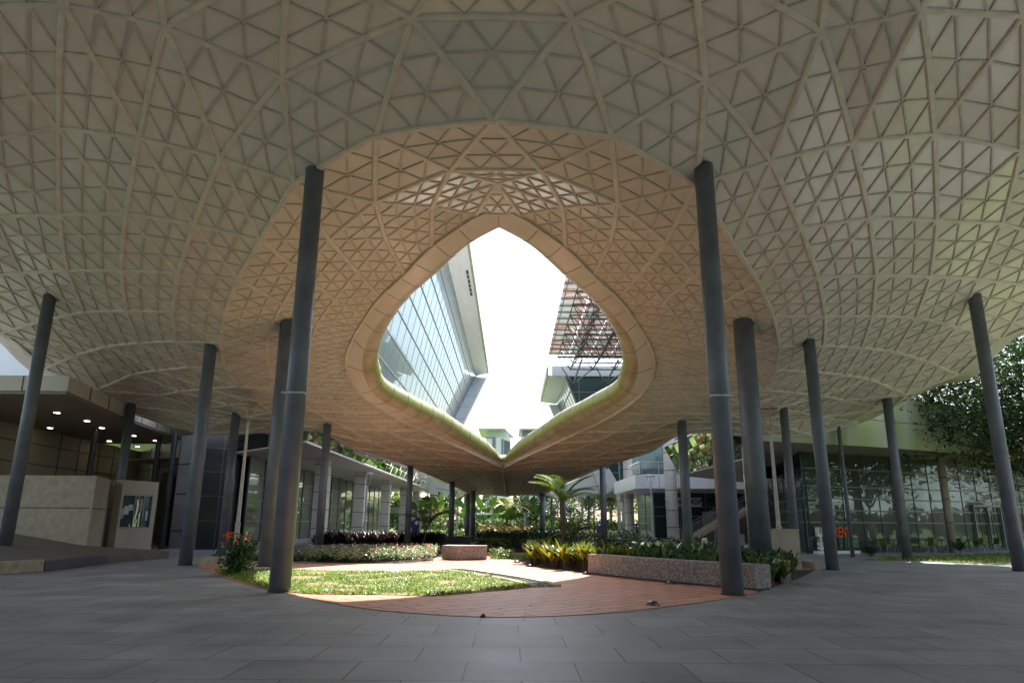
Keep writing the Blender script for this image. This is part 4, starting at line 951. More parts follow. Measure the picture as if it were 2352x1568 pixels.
# ---- glass cafe pavilion (far right)
cf = thing('cafe_pavilion', 'dark glass pavilion at right below a wide algae stained fascia', 'building')
F0 = (17.35,42.3); F1 = (46.0,54.9); FS = (20.6,57.0)
mb = MB(); wallquad(mb,F0,F1,0.18,5.82,.2); wallquad(mb,FS,F0,0.18,5.82,.2); mb.build('glazing', M['g_dark'], cf)
mb = MB(); gridlines(mb,F0,F1,0.18,5.8,fr(20),[],0.028,0.03,0.02,-1); gridlines(mb,FS,F0,0.18,5.8,fr(6),[],0.028,0.03,0.02,-1); mb.build('mullions', M['column'], cf)
mb = MB(); gridlines(mb,F0,F1,0.18,5.8,[],[1.75,2.45,3.15,3.85,4.9],0.075,0.06,0.03,-1); gridlines(mb,FS,F0,0.18,5.8,[],[1.75,2.45,3.15,3.85,4.9],0.075,0.06,0.03,-1); mb.build('transoms', M['frame'], cf)
mb = MB(); wallquad(mb,(F0[0]-.05,F0[1]-.25),F1,0.0,0.17,.3); mb.build('plinth', M['dark'], cf)
GL = [gnd(1745,1012,5.85),gnd(2006,1026,5.85),gnd(2275,1046.5,5.85)]
e = (GL[2][0]+(GL[2][0]-GL[1][0])*1.6, GL[2][1]+(GL[2][1]-GL[1][1])*1.6)
GLs = GL+[e]
back = [(52,58),(46,64),(20,60),(14.0,50.0),(13.0,40)]
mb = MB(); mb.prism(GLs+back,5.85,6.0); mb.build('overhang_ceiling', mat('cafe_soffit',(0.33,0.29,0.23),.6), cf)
for z0,z1,nm in ((5.85,7.35,'fascia'),(7.39,8.8,'fascia')):
    mb = MB()
    for p,q in zip(GLs,GLs[1:]): mb.slab([(p[0],p[1]-.06,z0),(q[0],q[1]-.06,z0),(q[0],q[1]-.1,z1),(p[0],p[1]-.1,z1)],(0,.3,0))
    mb.build(nm, M['algae2'], cf)
mb = MB(); mb.prism([(p[0],p[1]+.3) for p in GLs]+back,8.5,8.7); mb.build('roof', M['whiteg'], cf)
dF = Vector((F1[0]-F0[0],F1[1]-F0[1],0)); LF = dF.length; dF.normalize(); nF_ = Vector((dF.y,-dF.x,0))
def onF(s, off=0.0, z=0.0): return Vector((F0[0],F0[1],z))+dF*s+nF_*off
for s in (15.0,18.3):
    dr_ = None; mb = MB()
    for ds in (0,1.4,2.8): p = onF(s+ds,.1); mb.bar((p.x,p.y,.18),(p.x,p.y,2.9),0.1,0.1,nF_)
    mb.bar(onF(s,.1,2.9),onF(s+2.8,.1,2.9),0.1,0.12); fdoor = mb.build('door', M['frame'], cf)
    for ds in (1.22,1.58):
        mb = MB(); p = onF(s+ds,.22); mb.cyl((p.x,p.y,.7),(p.x,p.y,2.5),0.03,0.03,8)
        for zz in (.8,2.4): mb.bar(onF(s+ds,.1,zz),onF(s+ds,.22,zz),0.03,0.03)
        mb.build('pull_handle', M['dark'], fdoor)
round_pillar(27.2,44.7,0.46,5.84,[1.75,3.15,4.5],'round cream pillar in front of the cafe glass, among the outdoor tables',M['beige'])
t = thing('hanging_sign', 'small yellow oval sign hanging in front of the cafe glass', 'sign'); p = at(2173,1142,46.5)
mb = MB(); mb.cyl((p.x,46.5,p.z-.02),(p.x,46.56,p.z-.02),.2,.2,20); 
for v_i in range(len(mb.v)): vx,vy,vz = mb.v[v_i]; mb.v[v_i] = (vx,vy,p.z+(vz-p.z)*1.35)
mb.build('panel', mat('yellow_sign',(0.55,0.30,0.02),.5), t); mb = MB(); mb.bar((p.x,46.53,p.z+.2),(p.x,46.53,5.84),.02,.02); mb.build('rod', M['dark'], t)
# letter sculpture
ls = thing('letter_sculpture', 'standing white U T S letters crossed with orange letters on a white base bar', 'letter sculpture')
b0 = Vector((*gnd(1890,1271.5),0)); b1 = Vector((*gnd(1977,1270.5),0)); dB = (b1-b0).normalized(); rz = math.atan2(dB.y,dB.x)
mb = MB(); nB = Vector((-dB.y,dB.x,0))
q = b0-dB*.35; mb.slab([q,b1,b1+Vector((0,0,.16)),q+Vector((0,0,.16))],nB*.35); mb.build('base_bar', M['signw'], ls)
for k,(chh,zz) in enumerate((('S',.40),('T',.80),('U',1.22))):
    text('white_letter', chh, 0.60, tuple(b0+nB*.12+Vector((0,0,zz))), (R(90),0,rz), M['signw'], ls, 0.10, 0.03)
for k,chh in enumerate('RENT'):
    p = b0+dB*(1.16+k*.295)+nB*.12; text('orange_letter', chh, 0.78, (p.x,p.y,1.17), (R(90),0,rz), M['orange'], ls, 0.09, 0.02, 0.62)
for k,chh in enumerate('CAFE'):
    p = b0+dB*(.62+k*.42)+nB*.14; text('green_letter', chh, 0.92, (p.x,p.y,0.53), (R(90),0,rz), M['dgreen'], ls, 0.06, 0.02, 0.75)

# ---- outdoor tables and chairs
def chair_proto(name, lab, grp):
    t = thing(name, lab, 'chair', group=grp)
    mb = MB(); pr = [(-.21,.22,.44),(-.2,-.16,.43),(-.2,-.24,.52),(-.19,-.28,.84)]
    for (y0,z0),(y1,z1) in zip([(.22,.45),(-.14,.43),(-.22,.50)],[(-.14,.43),(-.22,.50),(-.28,.84)]):
        mb.bar((0,y0,z0),(0,y1,z1),0.42,0.03,(0,0,1) if abs(z1-z0)<.1 else (0,1,0))
    mb.build('seat_shell', M['lime'], t)
    for sx in (-1,1):
        for sy in (-1,1): mb = MB(); mb.cyl((sx*.15,sy*.13-.02,.43),(sx*.25,sy*.25-.02,0),0.014,0.014,6); mb.build('leg', M['steel'], t)
    return t
cproto = chair_proto('cafe_chair','lime green cafe chair with thin steel legs at the outdoor tables by the cafe glass','lime chairs at the cafe tables'); first = True
def put(proto, x, y, rz, first, z=0.0):
    o = proto if first else copy_tree(proto)
    o.location = (x,y,z); o.rotation_euler = (0,0,rz); return o
tb = thing('cafe_table','dark square cafe table among lime green chairs by the cafe glass','table',group='outdoor cafe tables')
mb = MB(); mb.box((-.38,-.38,.73),(.38,.38,.76)); mb.build('table_top', M['dark'], tb)
mb = MB(); mb.cyl((0,0,.02),(0,0,.73),.03,.03,10); mb.box((-.25,-.03,0),(.25,.03,.03)); mb.box((-.03,-.25,0),(.03,.25,.03)); mb.build('pedestal', M['frame'], tb)
rr = random.Random(2)
for k,s in enumerate((5.2,7.4,9.4,12.0,13.6)):
    p = onF(s,1.5); put(tb,p.x,p.y,math.atan2(dF.y,dF.x),k==0,.012)
    for ds,a in ((-.75,-90),(.75,90)) + (((0,0),) if k%2 else ()):
        off = 1.5+(0.75 if a==0 else 0); q = onF(s+ds,off); put(cproto,q.x,q.y,math.atan2(dF.y,dF.x)+R(a+rr.uniform(-15,15)),first,.012); first = False

# =====================================================================  GARDEN FURNITURE
t = thing('granite_planter', 'long low speckled granite planter wall at right, running up to the tallest right column', 'planter')
a = Vector((2.56,24.18,0)); b = Vector((6.22,18.66,0)); d = (b-a).normalized(); n = Vector((-d.y,d.x,0)); n = n if n.x>0 else -n
mid = (a+b)/2+Vector((-.18,-.12,0))
cur = [Vector(p) for p in smooth_poly([tuple(a),tuple(mid),tuple(b)],6)]
mb = MB(); mb.prism([(p.x,p.y) for p in cur]+[(p.x+n.x*.62,p.y+n.y*.62) for p in cur[::-1]],0.06,0.63); mb.build('granite_body', M['aggr'], t)
mb = MB(); mb.prism([(p.x+n.x*.07+d.x*(.06 if i==0 else -.06 if i==len(cur)-1 else 0),p.y+n.y*.07) for i,p in enumerate(cur)]+[(p.x+n.x*.55,p.y+n.y*.55) for p in cur[::-1]],0.0,0.06); mb.build('recess_shadow_base', M['joint'], t)  # inset base coloured black to paint the recess shadow under the granite
t = thing('granite_block', 'small pale speckled granite block seat in the middle of the garden', 'bench')
mb = MB(); mb.prism([(-3.07,32.5),(-2.33,31.87),(-1.05,32.4),(-1.1,33.2),(-2.9,33.5)],0.05,0.62); mb.build('granite_body', M['aggr'], t)
mb = MB(); mb.prism([(-2.95,32.6),(-2.33,32.0),(-1.2,32.5),(-1.2,33.1),(-2.8,33.4)],0.0,0.05); mb.build('recess_shadow_base', M['joint'], t)
p0 = Vector((*gnd(670,1290),0)); p1 = Vector((*gnd(853,1282),0))
t = thing('granite_planter', 'long dark granite planter wall at left behind the pale flowering bed', 'planter')
mb = MB(); wallquad(mb,xy(p0),xy(p1),0.05,0.62,.6); mb.build('granite_body', mat('dark_granite',(0.10,0.09,0.085),.7,c2=(0.2,0.18,0.16),scale=30), t)
mb = MB(); wallquad(mb,(p0.x+.08,p0.y+.06),(p1.x-.08,p1.y+.06),0.0,0.05,.48); mb.build('recess_shadow_base', M['joint'], t)
q = gnd(1803,1338); t = thing('granite_planter', 'small upright granite planter end beside the rusty lamp post base', 'planter', (q[0],q[1],0))
mb = MB(); mb.box((-.16,-.1,.0),(.16,1.5,.58)); mb.build('granite_body', M['aggr'], t); mb = MB(); mb.box((-.18,-.12,.581),(.18,1.52,.62)); mb.build('coping', M['aggr'], t)
q = (10.05,27.6); t = thing('utility_cabinet', 'plain cream service cabinet standing behind the rusty lamp post', 'cabinet', (q[0],q[1],0))
mb = MB(); mb.box((-.02,-.3,0),(.82,.5,1.42)); mb.build('cabinet_body', M['beige2'], t); mb = MB(); mb.box((-.05,-.33,1.421),(.85,.53,1.46)); mb.build('lid', M['beige'], t)
mb = MB(); mb.box((.05,-.312,.08),(.75,-.301,1.36)); mb.build('door', M['beige'], t)
# planter far back beside the path
t = thing('granite_planter', 'dark low planter wall beside the far path, behind the dark slim column', 'planter')
c0 = at(1000,1240,52); c1 = at(1078,1240,52)
mb = MB(); wallquad(mb,(c0.x,52),(c1.x,51.5),0,.62,.6); mb.build('granite_body', mat('deep_granite',(0.09,0.08,0.075),.75,scale=30), t); mb = MB(); wallquad(mb,(c0.x-.03,51.96),(c1.x+.03,51.46),.621,.66,.66); mb.build('coping', M['concrete'], t)  # one dark granite tone for the whole wall
# uplights
for (x,y,lab) in [(1187,1292,'farthest small dome ground light, at the left end of the yellow green hedge'),(1216,1301,'small dome ground light at the foot of the yellow green hedge, second farthest'),(1346,1319,'small dome ground light at the corner where hedge and granite planter meet'),(1540,1341,'small dome ground light at the foot of the granite planter'),(1500,1390,'nearest dome ground light, alone on the terracotta near the grey tiles')]:
    q = gnd(x,y); t = thing('ground_light', lab, 'ground light', (q[0],q[1],0.011))
    mb = MB(); prof = [(0.13,0),(0.13,.02),(.11,.05),(.075,.075),(.03,.088),(0.0,.09)]; n_ = 18; vs=[]; fs=[]
    for i,(r,z) in enumerate(prof):
        for k in range(n_): vs.append((r*math.cos(2*math.pi*k/n_),r*math.sin(2*math.pi*k/n_),z))
    for i in range(len(prof)-1):
        for k in range(n_): fs.append((i*n_+k,i*n_+(k+1)%n_,(i+1)*n_+(k+1)%n_,(i+1)*n_+k))
    mb.add(vs,fs); mb.build('dome', M['domem'], t, smooth=True)
    mb = MB(); mb.cyl((0,0,0),(0,0,.012),.155,.155,18); mb.build('ring', M['dark'], t)
t = thing('marker_post', 'short square cream post among the leaves behind the granite planter', 'post', (8.55,32.0,0))
mb = MB(); mb.box((-.1,-.1,0),(.1,.1,.98)); mb.build('shaft', M['post_w'], t); mb = MB(); mb.box((-.085,-.085,.981),(.085,.085,1.0)); mb.build('cap', M['post_w'], t)
q = gnd(1108,1417); t = thing('plastic_scrap', 'tiny dark scrap lying on the edge between tiles and terracotta', 'litter', (q[0],q[1],0.012))
mb = MB(); mb.add([(-.05,-.02,0),(.05,-.03,0),(.06,.03,.01),(-.03,.03,.0),(0,0,.035),(.02,.01,.06)],[(0,1,4),(1,2,4),(2,3,4),(3,0,4),(1,2,5),(0,1,5)]); mb.build('scrap', M['dark'], t)

def lamp(x, y, z, lab, pole_m, head_m, r=0.055):
    t = thing('lamp_post', lab, 'lamp post', (x,y,0))
    mb = MB(); zj = z-0.95; mb.cyl((0,0,0),(0,0,1.5),r*1.9,r*1.9,12); mb.cyl((0,0,1.5),(0,0,zj),r*1.5,r,12); mb.build('pole', pole_m, t)
    mb = MB(); mb.cyl((0,0,1.5),(0,0,1.56),r*2.2,r*2.2,12); mb.build('collar', M['rust'], t)
    for k in range(3):
        a_ = k*2.094+.3; mb = MB(); mb.tube([(0,0,zj),(.08*math.cos(a_),.08*math.sin(a_),zj+.1),(.34*math.cos(a_),.34*math.sin(a_),z-.05)],0.028,6); mb.build('arm', head_m, t)
    mb = MB(); n_=28; vs=[]; fs=[]
    for k in range(n_):
        c,s_ = math.cos(2*math.pi*k/n_), math.sin(2*math.pi*k/n_)
        for rr_,zz in ((.27,-.05),(.38,-.05),(.38,.05),(.27,.05)): vs.append((rr_*c,rr_*s_,z+zz))
    for k in range(n_):
        for j in range(4): fs.append((k*4+j,k*4+(j+1)%4,((k+1)%n_)*4+(j+1)%4,((k+1)%n_)*4+j))
    mb.add(vs,fs); mb.build('ring_head', head_m, t)
    mb = MB(); mb.cyl((0,0,z+.051),(0,0,z+.075),.36,.33,24); mb.build('lid', head_m, t)
    return t
l = at(575,921,30.5); lamp(l.x,30.5,l.z,'tall cream lamp post with rusty ring head at left, behind the orange flowering bush',M['post_w'],M['rust'])
l = at(1765,936,28.2); lamp(l.x,28.2,l.z,'tall cream lamp post with rusty ring head at right, in front of the cream cabinet',M['post_w'],M['rust'])
l = at(845,1087,54); lamp(l.x,54,l.z,'grey ring head lamp post standing before the second square pillar',M['galv'],M['galv'])
l = at(961,1131,84); lamp(l.x,84,l.z,'distant grey ring head lamp post above the navy sign',M['galv'],M['galv'])
l = at(1494,1093,58); lamp(l.x,58,l.z,'grey ring head lamp post between the two big round pillars at right',M['galv'],M['galv'])

# direction signs
a = at(930,1198,48); b = at(963,1188,48)
t = thing('direction_sign', 'navy direction sign with slanted top and the number 11 at left', 'sign')
mb = MB(); mb.slab([(a.x,48,0.1),(b.x,48,0.1),(b.x,48,b.z),(a.x,48,a.z-.1)],(0,.14,0)); o = mb.build('panel', M['navy'], t)
mb = MB(); mb.slab([(b.x+.005,48.0,0),(b.x+.12,48.0,0),(b.x+.12,48.0,b.z+.02),(b.x+.005,48.0,b.z+.02)],(0,.14,0)); mb.build('post', M['galv'], t)
mb = MB(); cz = b.z-.33; cx = b.x-.16; mb.cyl((cx,47.985,cz),(cx,47.998,cz),.125,.125,22); o2 = mb.build('number_disc', M['signw'], t)
text('lettering','11',.2,(cx,47.98,cz),(R(90),0,0),M['navy'],o2,.002,.006)
text('lettering','LIBRARY',.17,(b.x-.52,47.985,.93),(R(90),R(-90),0),M['signw'],t,.004,.006)
a = at(1372,1200,58); b = at(1379,1194,58)
t = thing('direction_sign', 'narrow navy direction sign at right, just left of a dark slim column', 'sign')
mb = MB(); mb.slab([(a.x,58,0.1),(b.x,58,.1),(b.x,58,b.z),(a.x,58,a.z)],(0,.5,0)); mb.build('panel', M['navy'], t)
mb = MB(); mb.cyl((b.x-.1,57.98,b.z-.35),(b.x-.1,57.998,b.z-.35),.1,.1,16); mb.build('number_disc', M['signw'], t)
t = thing('board_sign', 'blank cream board on a thin post between the square pillars', 'sign')
a = at(886,1178,88); b = at(936,1164,88); mb = MB(); mb.box((a.x,88,a.z),(b.x,88.1,b.z)); mb.build('board', M['post_w'], t)
mb = MB(); c = at(905,1200,88); mb.bar((c.x,88.15,0),(c.x,88.15,b.z),.1,.08); mb.build('post', M['frame'], t)

# ---- far colonnade and its roof
fc = thing('walkway_roof', 'flat roof of the far covered walkway beyond the garden', 'roof'); mb = MB(); mb.box((-24,100,5.9),(26,108,6.3)); mb.build('roof_slab', M['white'], fc); mb = MB(); mb.box((-24.1,99.9,5.7),(26.1,100.2,6.35)); mb.build('edge_beam', M['whiteg'], fc)
FC = [(988,102,'dark'),(1050,102,'galv'),(1067,102,'dark'),(1081,104,'dark'),(1132,101,'galv'),(1206,101,'galv'),(1251,102,'white'),(1267,103,'dark'),(1338,101,'galv'),(1353,103,'dark'),(1424,102,'dark')]
for k,(x_,y_,c_) in enumerate(FC):
    p = at(x_,1200,y_); t = thing('walkway_post', 'thin %s post of the far covered walkway' % {'dark':'dark','galv':'pale grey','white':'white'}[c_], 'post', (p.x,y_,0), 'posts of the far walkway, '+c_)
    mb = MB(); mb.cyl((0,0,0),(0,0,5.89),.17,.17,12); mb.build('shaft', M[{'dark':'column','galv':'galv','white':'white'}[c_]], t)
# ---- distant towers
def tower(name, lab, D, x0, x1, ytop, parts):
    t = thing(name, lab, 'building')
    a = at(x0,ytop,D); b = at(x1,ytop,D); return t, a, b
D = 300.0
t = thing('tower_block', 'distant white tower with dark slit windows, in the gap at the tip of the opening', 'building')
def PX(x,y,D=300.0): return at(x,y,D)
def pbox(mb, x0,y0,x1,y1,D,dep,bottom=None):
    a = PX(x0,y0,D); b = PX(x1,y1,D); z1 = a.z; z0 = b.z if bottom is None else bottom; mb.box((a.x,D,z0),(b.x,D+dep,z1))
mb = MB(); pbox(mb,1116,1004,1171,1100,300,20,0); mb.build('body', M['white'], t)
mb = MB(); pbox(mb,1119,989,1168,1005,302,16); mb.build('penthouse', mat('glass_white',(0.5,0.56,0.58),.4), t)
a = PX(1099,986,297); b = PX(1160,986,297); c = PX(1182,1006,330)
mb = MB(); mb.slab([(a.x,295,a.z),(b.x,295,a.z),(c.x,326,a.z-.2),(a.x,326,a.z-.2)],(0,0,.5)); mb.build('roof', M['whiteg'], t)
bl = mat('tower_blue',(0.13,0.16,0.28),.4)
for (x0,y0,x1,y1) in [(1112,1003,1138,1006),(1131,1006,1138,1040),(1152,1007,1156,1048)]:
    mb = MB(); pbox(mb,x0,y0,x1,y1,299.6,.5); mb.build('blue_band', bl, t)
for k in range(6):
    mb = MB(); pbox(mb,1158.5+k*2.6,1010+k*.8,1160.2+k*2.5,1046,299.5,.6); mb.build('window', mat('slit_window',(0.06,0.10,0.11),.2), t)
mb = MB(); pbox(mb,1133,1012,1137,1024,299.4,.3); mb.build('window', bl, t)
t = thing('tower_block', 'distant white tower with dark blue top floor windows, right of the opening tip', 'building')
mb = MB(); pbox(mb,1196,1002,1262,1100,300,20,0); mb.build('body', M['white'], t)
mb = MB(); pbox(mb,1197,988,1262,1001,301,18); mb.build('penthouse', M['whiteg'], t)
mb = MB(); pbox(mb,1192.5,983,1270,985.5,296,28); mb.build('roof', M['whiteg'], t)
for k in range(3): mb = MB(); pbox(mb,1199.5+k*14,989,1212.5+k*14,1000,300.5,.6); mb.build('window', bl, t)
t = thing('tower_block', 'far white building with a grey stripe seen behind the paddle leaved plants', 'building')
mb = MB(); a = at(1126,1150,190); b = at(1168,1198,190); mb.box((a.x,190,0),(b.x,200,a.z+3)); mb.build('body', M['white'], t); mb = MB(); a = at(1118,1140,188); b = at(1129,1198,188); mb.box((a.x,188,0),(b.x,189.9,a.z+2)); mb.build('grey_core', mat('far_grey',(0.16,0.17,0.22),.6), t)
t = thing('far_walkway', 'low white covered walkway far behind the garden plants', 'walkway')
mb = MB(); a = at(1020,1176,140); mb.box((a.x,140,a.z-.4),(2,146,a.z)); mb.build('roof', M['white'], t); mb = MB(); mb.box((a.x,143,1.2),(2,143.2,2.0)); mb.build('parapet', M['whiteg'], t)

t = thing('rear_light_block', 'plain grey block added unseen behind the camera to darken the near ceiling', 'building')  # unseen block added to keep light off the ceiling near the camera
mb = MB(); mb.box((-62,-26,0),(62,-13,13)); mb.build('body', M['soffit'], t); mb = MB(); mb.box((-62,-12.98,0),(62,-12.9,12.5)); mb.build('glazing', M['g_dark'], t)

# mirrored overhang of the shop wing
t = thing('mirror_overhang', 'slanting mirror clad overhang at right between two slate columns, above the balcony', 'overhang')
b0_ = at(1560,1082,50); b1_ = at(1712,1046,36.5); zb_ = 4.95; a0 = Vector((b0_.x,50,zb_)); a1 = Vector((b1_.x,36.5,zb_)); off = Vector((-.9,.3,1.95))
rr = random.Random(8); mb = MB()
for i in range(11):
    for j in range(3):
        u0,u1=i/11,(i+1)/11-.006; w0,w1=j/3,(j+1)/3-.015; jit=[rr.uniform(-.02,.02) for _ in range(3)]
        P=[a0.lerp(a1,u0)+off*w0,a0.lerp(a1,u1)+off*w0,a0.lerp(a1,u1)+off*w1,a0.lerp(a1,u0)+off*w1]
        P[0].x+=jit[0];P[1].x+=jit[1];P[2].x+=jit[1]+jit[2];P[3].x+=jit[0]+jit[2]; mb.face(P)
mb.build('mirror_panels', M['chrome'], t)
mb = MB(); mb.prism([(a1.x,a1.y),(a1.x+1.5,a1.y+3),(a0.x+9,60),(a0.x,a0.y)],4.88,4.94); mb.build('ceiling', M['soffit'], t)
mb = MB(); mb.slab([a0+off,a1+off,a1+off+Vector((1.8,2,0)),a0+off+Vector((9,8,0))],(0,0,.1)); mb.build('roof', M['whiteg'], t)
mb = MB(); mb.slab([a0,a0+off,a0+off+Vector((8.5,4,0)),a0+Vector((8.5,4,0))],(0,.1,0)); mb.build('end_panel', M['g_teal'], t)
# =====================================================================  PLANTS
def leaf(mb, base, d, L, W, bend=0.3, seg=2, up=None):
    """one pointed leaf: narrow strip bending down"""
    d = Vector(d).normalized(); base = Vector(base)
    sd = d.cross(Vector((0,0,1)))
    if sd.length < .05: sd = Vector((1,0,0))
    sd.normalize()
    pts = []; p = base.copy(); dd = d.copy()
    for i in range(seg+1):
        t = i/seg; pts.append((p.copy(), W*math.sin(math.pi*(0.12+0.86*t)) if i < seg else 0.0))
        p += dd*(L/seg); dd = (dd-Vector((0,0,bend/seg))).normalized()
    vs = []
    for q, w in pts: vs += [q-sd*w/2, q+sd*w/2]
    n = len(mb.v); mb.v += [tuple(v) for v in vs]
    for i in range(seg): mb.f.append((n+2*i,n+2*i+1,n+2*i+3,n+2*i+2)); mb.m.append(mb.cur)
def clump(mb, rnd, c, r, n, L, W, squash=1.0):
    """short leaves scattered through a lumpy ball"""
    c = Vector(c)
    for _ in range(n):
        while True:
            v = Vector((rnd.uniform(-1,1),rnd.uniform(-1,1),rnd.uniform(-1,1)))
            if .15 < v.length < 1: break
        v = v*(rnd.random()**.25/ v.length * 1.0) if rnd.random() < .7 else v
        p = c+Vector((v.x*r,v.y*r,v.z*r*squash))
        d = Vector((rnd.gauss(0,1)+v.x,rnd.gauss(0,1)+v.y,rnd.gauss(0,.7)+.15))
        s = rnd.uniform(.6,1.3)
        d.normalize(); sd = d.cross(Vector((rnd.gauss(0,.6),rnd.gauss(0,.6),1))).normalized()
        a = p; b = p+d*(L*s); m = p+d*(L*s*.5)
        mb.face([a, m+sd*(W*s*.5), b, m-sd*(W*s*.5)])
def tree(name, lab, x, y, h, rad, seed, m='leaf_md', trunk_r=.12, cz=.62, n=2600, L=.32, W=.16, group=None, lean=0, clumps=26, squash=.75, cat='tree'):
    rnd = random.Random(seed); t = thing(name, lab, cat, (x,y,0), group)
    mb = MB(); top = h*cz
    pts = [(0,0,0),(lean*.2+rnd.uniform(-.08,.08),rnd.uniform(-.08,.08),top*.4),(lean*.5,rnd.uniform(-.1,.1),top*.75),(lean*.8,0,top*1.1)]
    mb.tube(pts,[trunk_r*1.25,trunk_r,trunk_r*.8,trunk_r*.45],8)
    cs = []
    for k in range(clumps):
        while True:
            v = Vector((rnd.uniform(-1,1),rnd.uniform(-1,1),rnd.uniform(-1,1)))
            if .35 < v.length < 1: break
        c = Vector((lean+v.x*rad, v.y*rad, h-rad*squash+v.z*rad*squash)); cs.append(c)
    for c in cs[:9]:
        s = Vector(pts[2])+Vector((0,0,rnd.uniform(-.15,.2)*top)); mid = s.lerp(c,.55)+Vector((0,0,-.08*h*rnd.random()))
        mb.tube([s,mid,c],[trunk_r*.5,trunk_r*.3,trunk_r*.12],5)
    mb.build('trunk', M['bark'], t)
    mb = MB()
    for c in cs: clump(mb, rnd, c, rad*rnd.uniform(.26,.42), n//clumps, L, W, .8)
    mb.build('crown', M[m], t)
    return t

# grass over the lawn bed
def inside(p, poly):
    c = False; n = len(poly); j = n-1
    for i in range(n):
        if ((poly[i][1] > p[1]) != (poly[j][1] > p[1])) and p[0] < (poly[j][0]-poly[i][0])*(p[1]-poly[i][1])/(poly[j][1]-poly[i][1])+poly[i][0]: c = not c
        j = i
    return c
def grass(name, poly, n, h, z, seed, mats, bare=0.0, W=.028):
    rnd = random.Random(seed); mb = MB(); xs=[p[0] for p in poly]; ys=[p[1] for p in poly]; k = 0
    while k < n:
        p = (rnd.uniform(min(xs),max(xs)), rnd.uniform(min(ys),max(ys)))
        if not inside(p, poly): k += .25; continue
        k += 1
        nv = noise.noise(Vector((p[0]*.9, p[1]*.9, 3.1)))
        if bare and nv < -.18 and rnd.random() < bare: continue
        q = rnd.uniform(0,6.283); s = h*rnd.uniform(.5,1.3)*(1+nv*.6)
        mb.cur = 0 if rnd.random() < .85 else 1
        leaf(mb, (p[0],p[1],z), (math.cos(q)*.9,math.sin(q)*.9,rnd.uniform(.5,1.3)), s*1.3, W*rnd.uniform(.7,1.4), rnd.uniform(.2,1.0), 2)
    o = mb.build(name, mats); tag(o, kind='stuff'); return o
o = grass('grass', lawn_poly, 26000, .085, .02, 11, [M['grass'],M['leaf_lt']], bare=.9); tag(o,'bright sunlit broad bladed grass filling the lens shaped lawn between the terracotta paths','grass')
o = grass('grass', [(-0.9,33.2),(1.2,33.2),(2.3,37.2),(-1.0,36.6)], 2500, .09, .012, 12, [M['grass'],M['leaf_md']], W=.04); tag(o,'small patch of grass behind the granite block seat','grass')
o = grass('grass', [(17.5,34.8),(19,33.9),(23,29.9),(34,24),(44,34),(36,46),(28,42.3),(20,38.4)], 14000, .10, .005, 13, [M['grass'],M['leaf_md']], bare=.5, W=.05); tag(o,'grass of the side lawn in front of the cafe tables at right','grass')

# orange flowering bush
rnd = random.Random(21)
t = thing('flowering_bush','rounded green bush with orange flowers behind the tallest left column','bush',(-8.55,22.8,0))
mb = MB(); 
for k in range(14): a=rnd.uniform(0,6.28); r=rnd.uniform(.1,.45); mb.tube([(0,0,0),(r*.5*math.cos(a),r*.5*math.sin(a),.4),(r*math.cos(a),r*math.sin(a),.85)],[.02,.015,.008],5)
mb.build('stems', M['bark'], t)
mb = MB()
for k in range(26):
    a=rnd.uniform(0,6.28); r=rnd.uniform(0,.55); z=rnd.uniform(.3,1.05); clump(mb,rnd,(r*math.cos(a),r*math.sin(a),z-.25*r),.26,60,.13,.075)
mb.build('leaves', M['leaf_gl'], t)
mb = MB()
for (x,z) in [(-.22,1.22),(-.30,1.16),(-.12,1.24),(-.2,1.12),(.35,1.15),(.42,1.10),(.05,1.02),(-.38,.95),(.1,1.2)]:
    mb = MB(); clump(mb,rnd,(x,-.3,z),.055,16,.07,.05); mb.build('flower', M['petal_o'], t)
# pale flowering bed
bed = [( -8.6,29.2),(-6.2,28.9),(-4.3,29.4),(-3.2,30.4),(-3.35,33.0),(-5.2,34.2),(-7.2,32.6),(-9.0,31.0)]
mb = MB(); rnd = random.Random(22); fl = MB(); k=0
while k < 520:
    p=(rnd.uniform(-9,-3.2),rnd.uniform(28.8,34.2))
    if not inside(p,bed): continue
    k+=1; hh=rnd.uniform(.25,.55); clump(mb,rnd,(p[0],p[1],hh),.16,16,.10,.06)
    if rnd.random()<.35: clump(fl,rnd,(p[0],p[1]-.05,hh+.12),.05,6,.05,.04)
tag(mb.build('flower_bed',M['leaf_va']),'low bed of pale variegated leaves beside the sunlit sandy path','flower bed',kind='stuff')
tag(fl.build('red_blossoms',M['petal_r']),'tiny red blossoms scattered over the pale variegated bed','blossoms',kind='stuff')
mb = MB()
for k in range(60): clump(mb,rnd,(rnd.uniform(-.9,.1),rnd.uniform(32.9,34.6),rnd.uniform(.1,.4)),.14,14,.1,.05)
tag(mb.build('flower_bed',M['leaf_lt']),'small sparse flowering clump just right of the granite block seat','flower bed',kind='stuff')
# dark ground cover at the left
mb = MB()
for k in range(260): clump(mb,rnd,(rnd.uniform(-10.8,-6.2),rnd.uniform(29.8,31.6),rnd.uniform(.05,.22)),.2,12,.14,.05)
tag(mb.build('ground_cover',M['leaf_dk']),'dark low ground cover in front of the long dark planter at left','ground cover',kind='stuff')

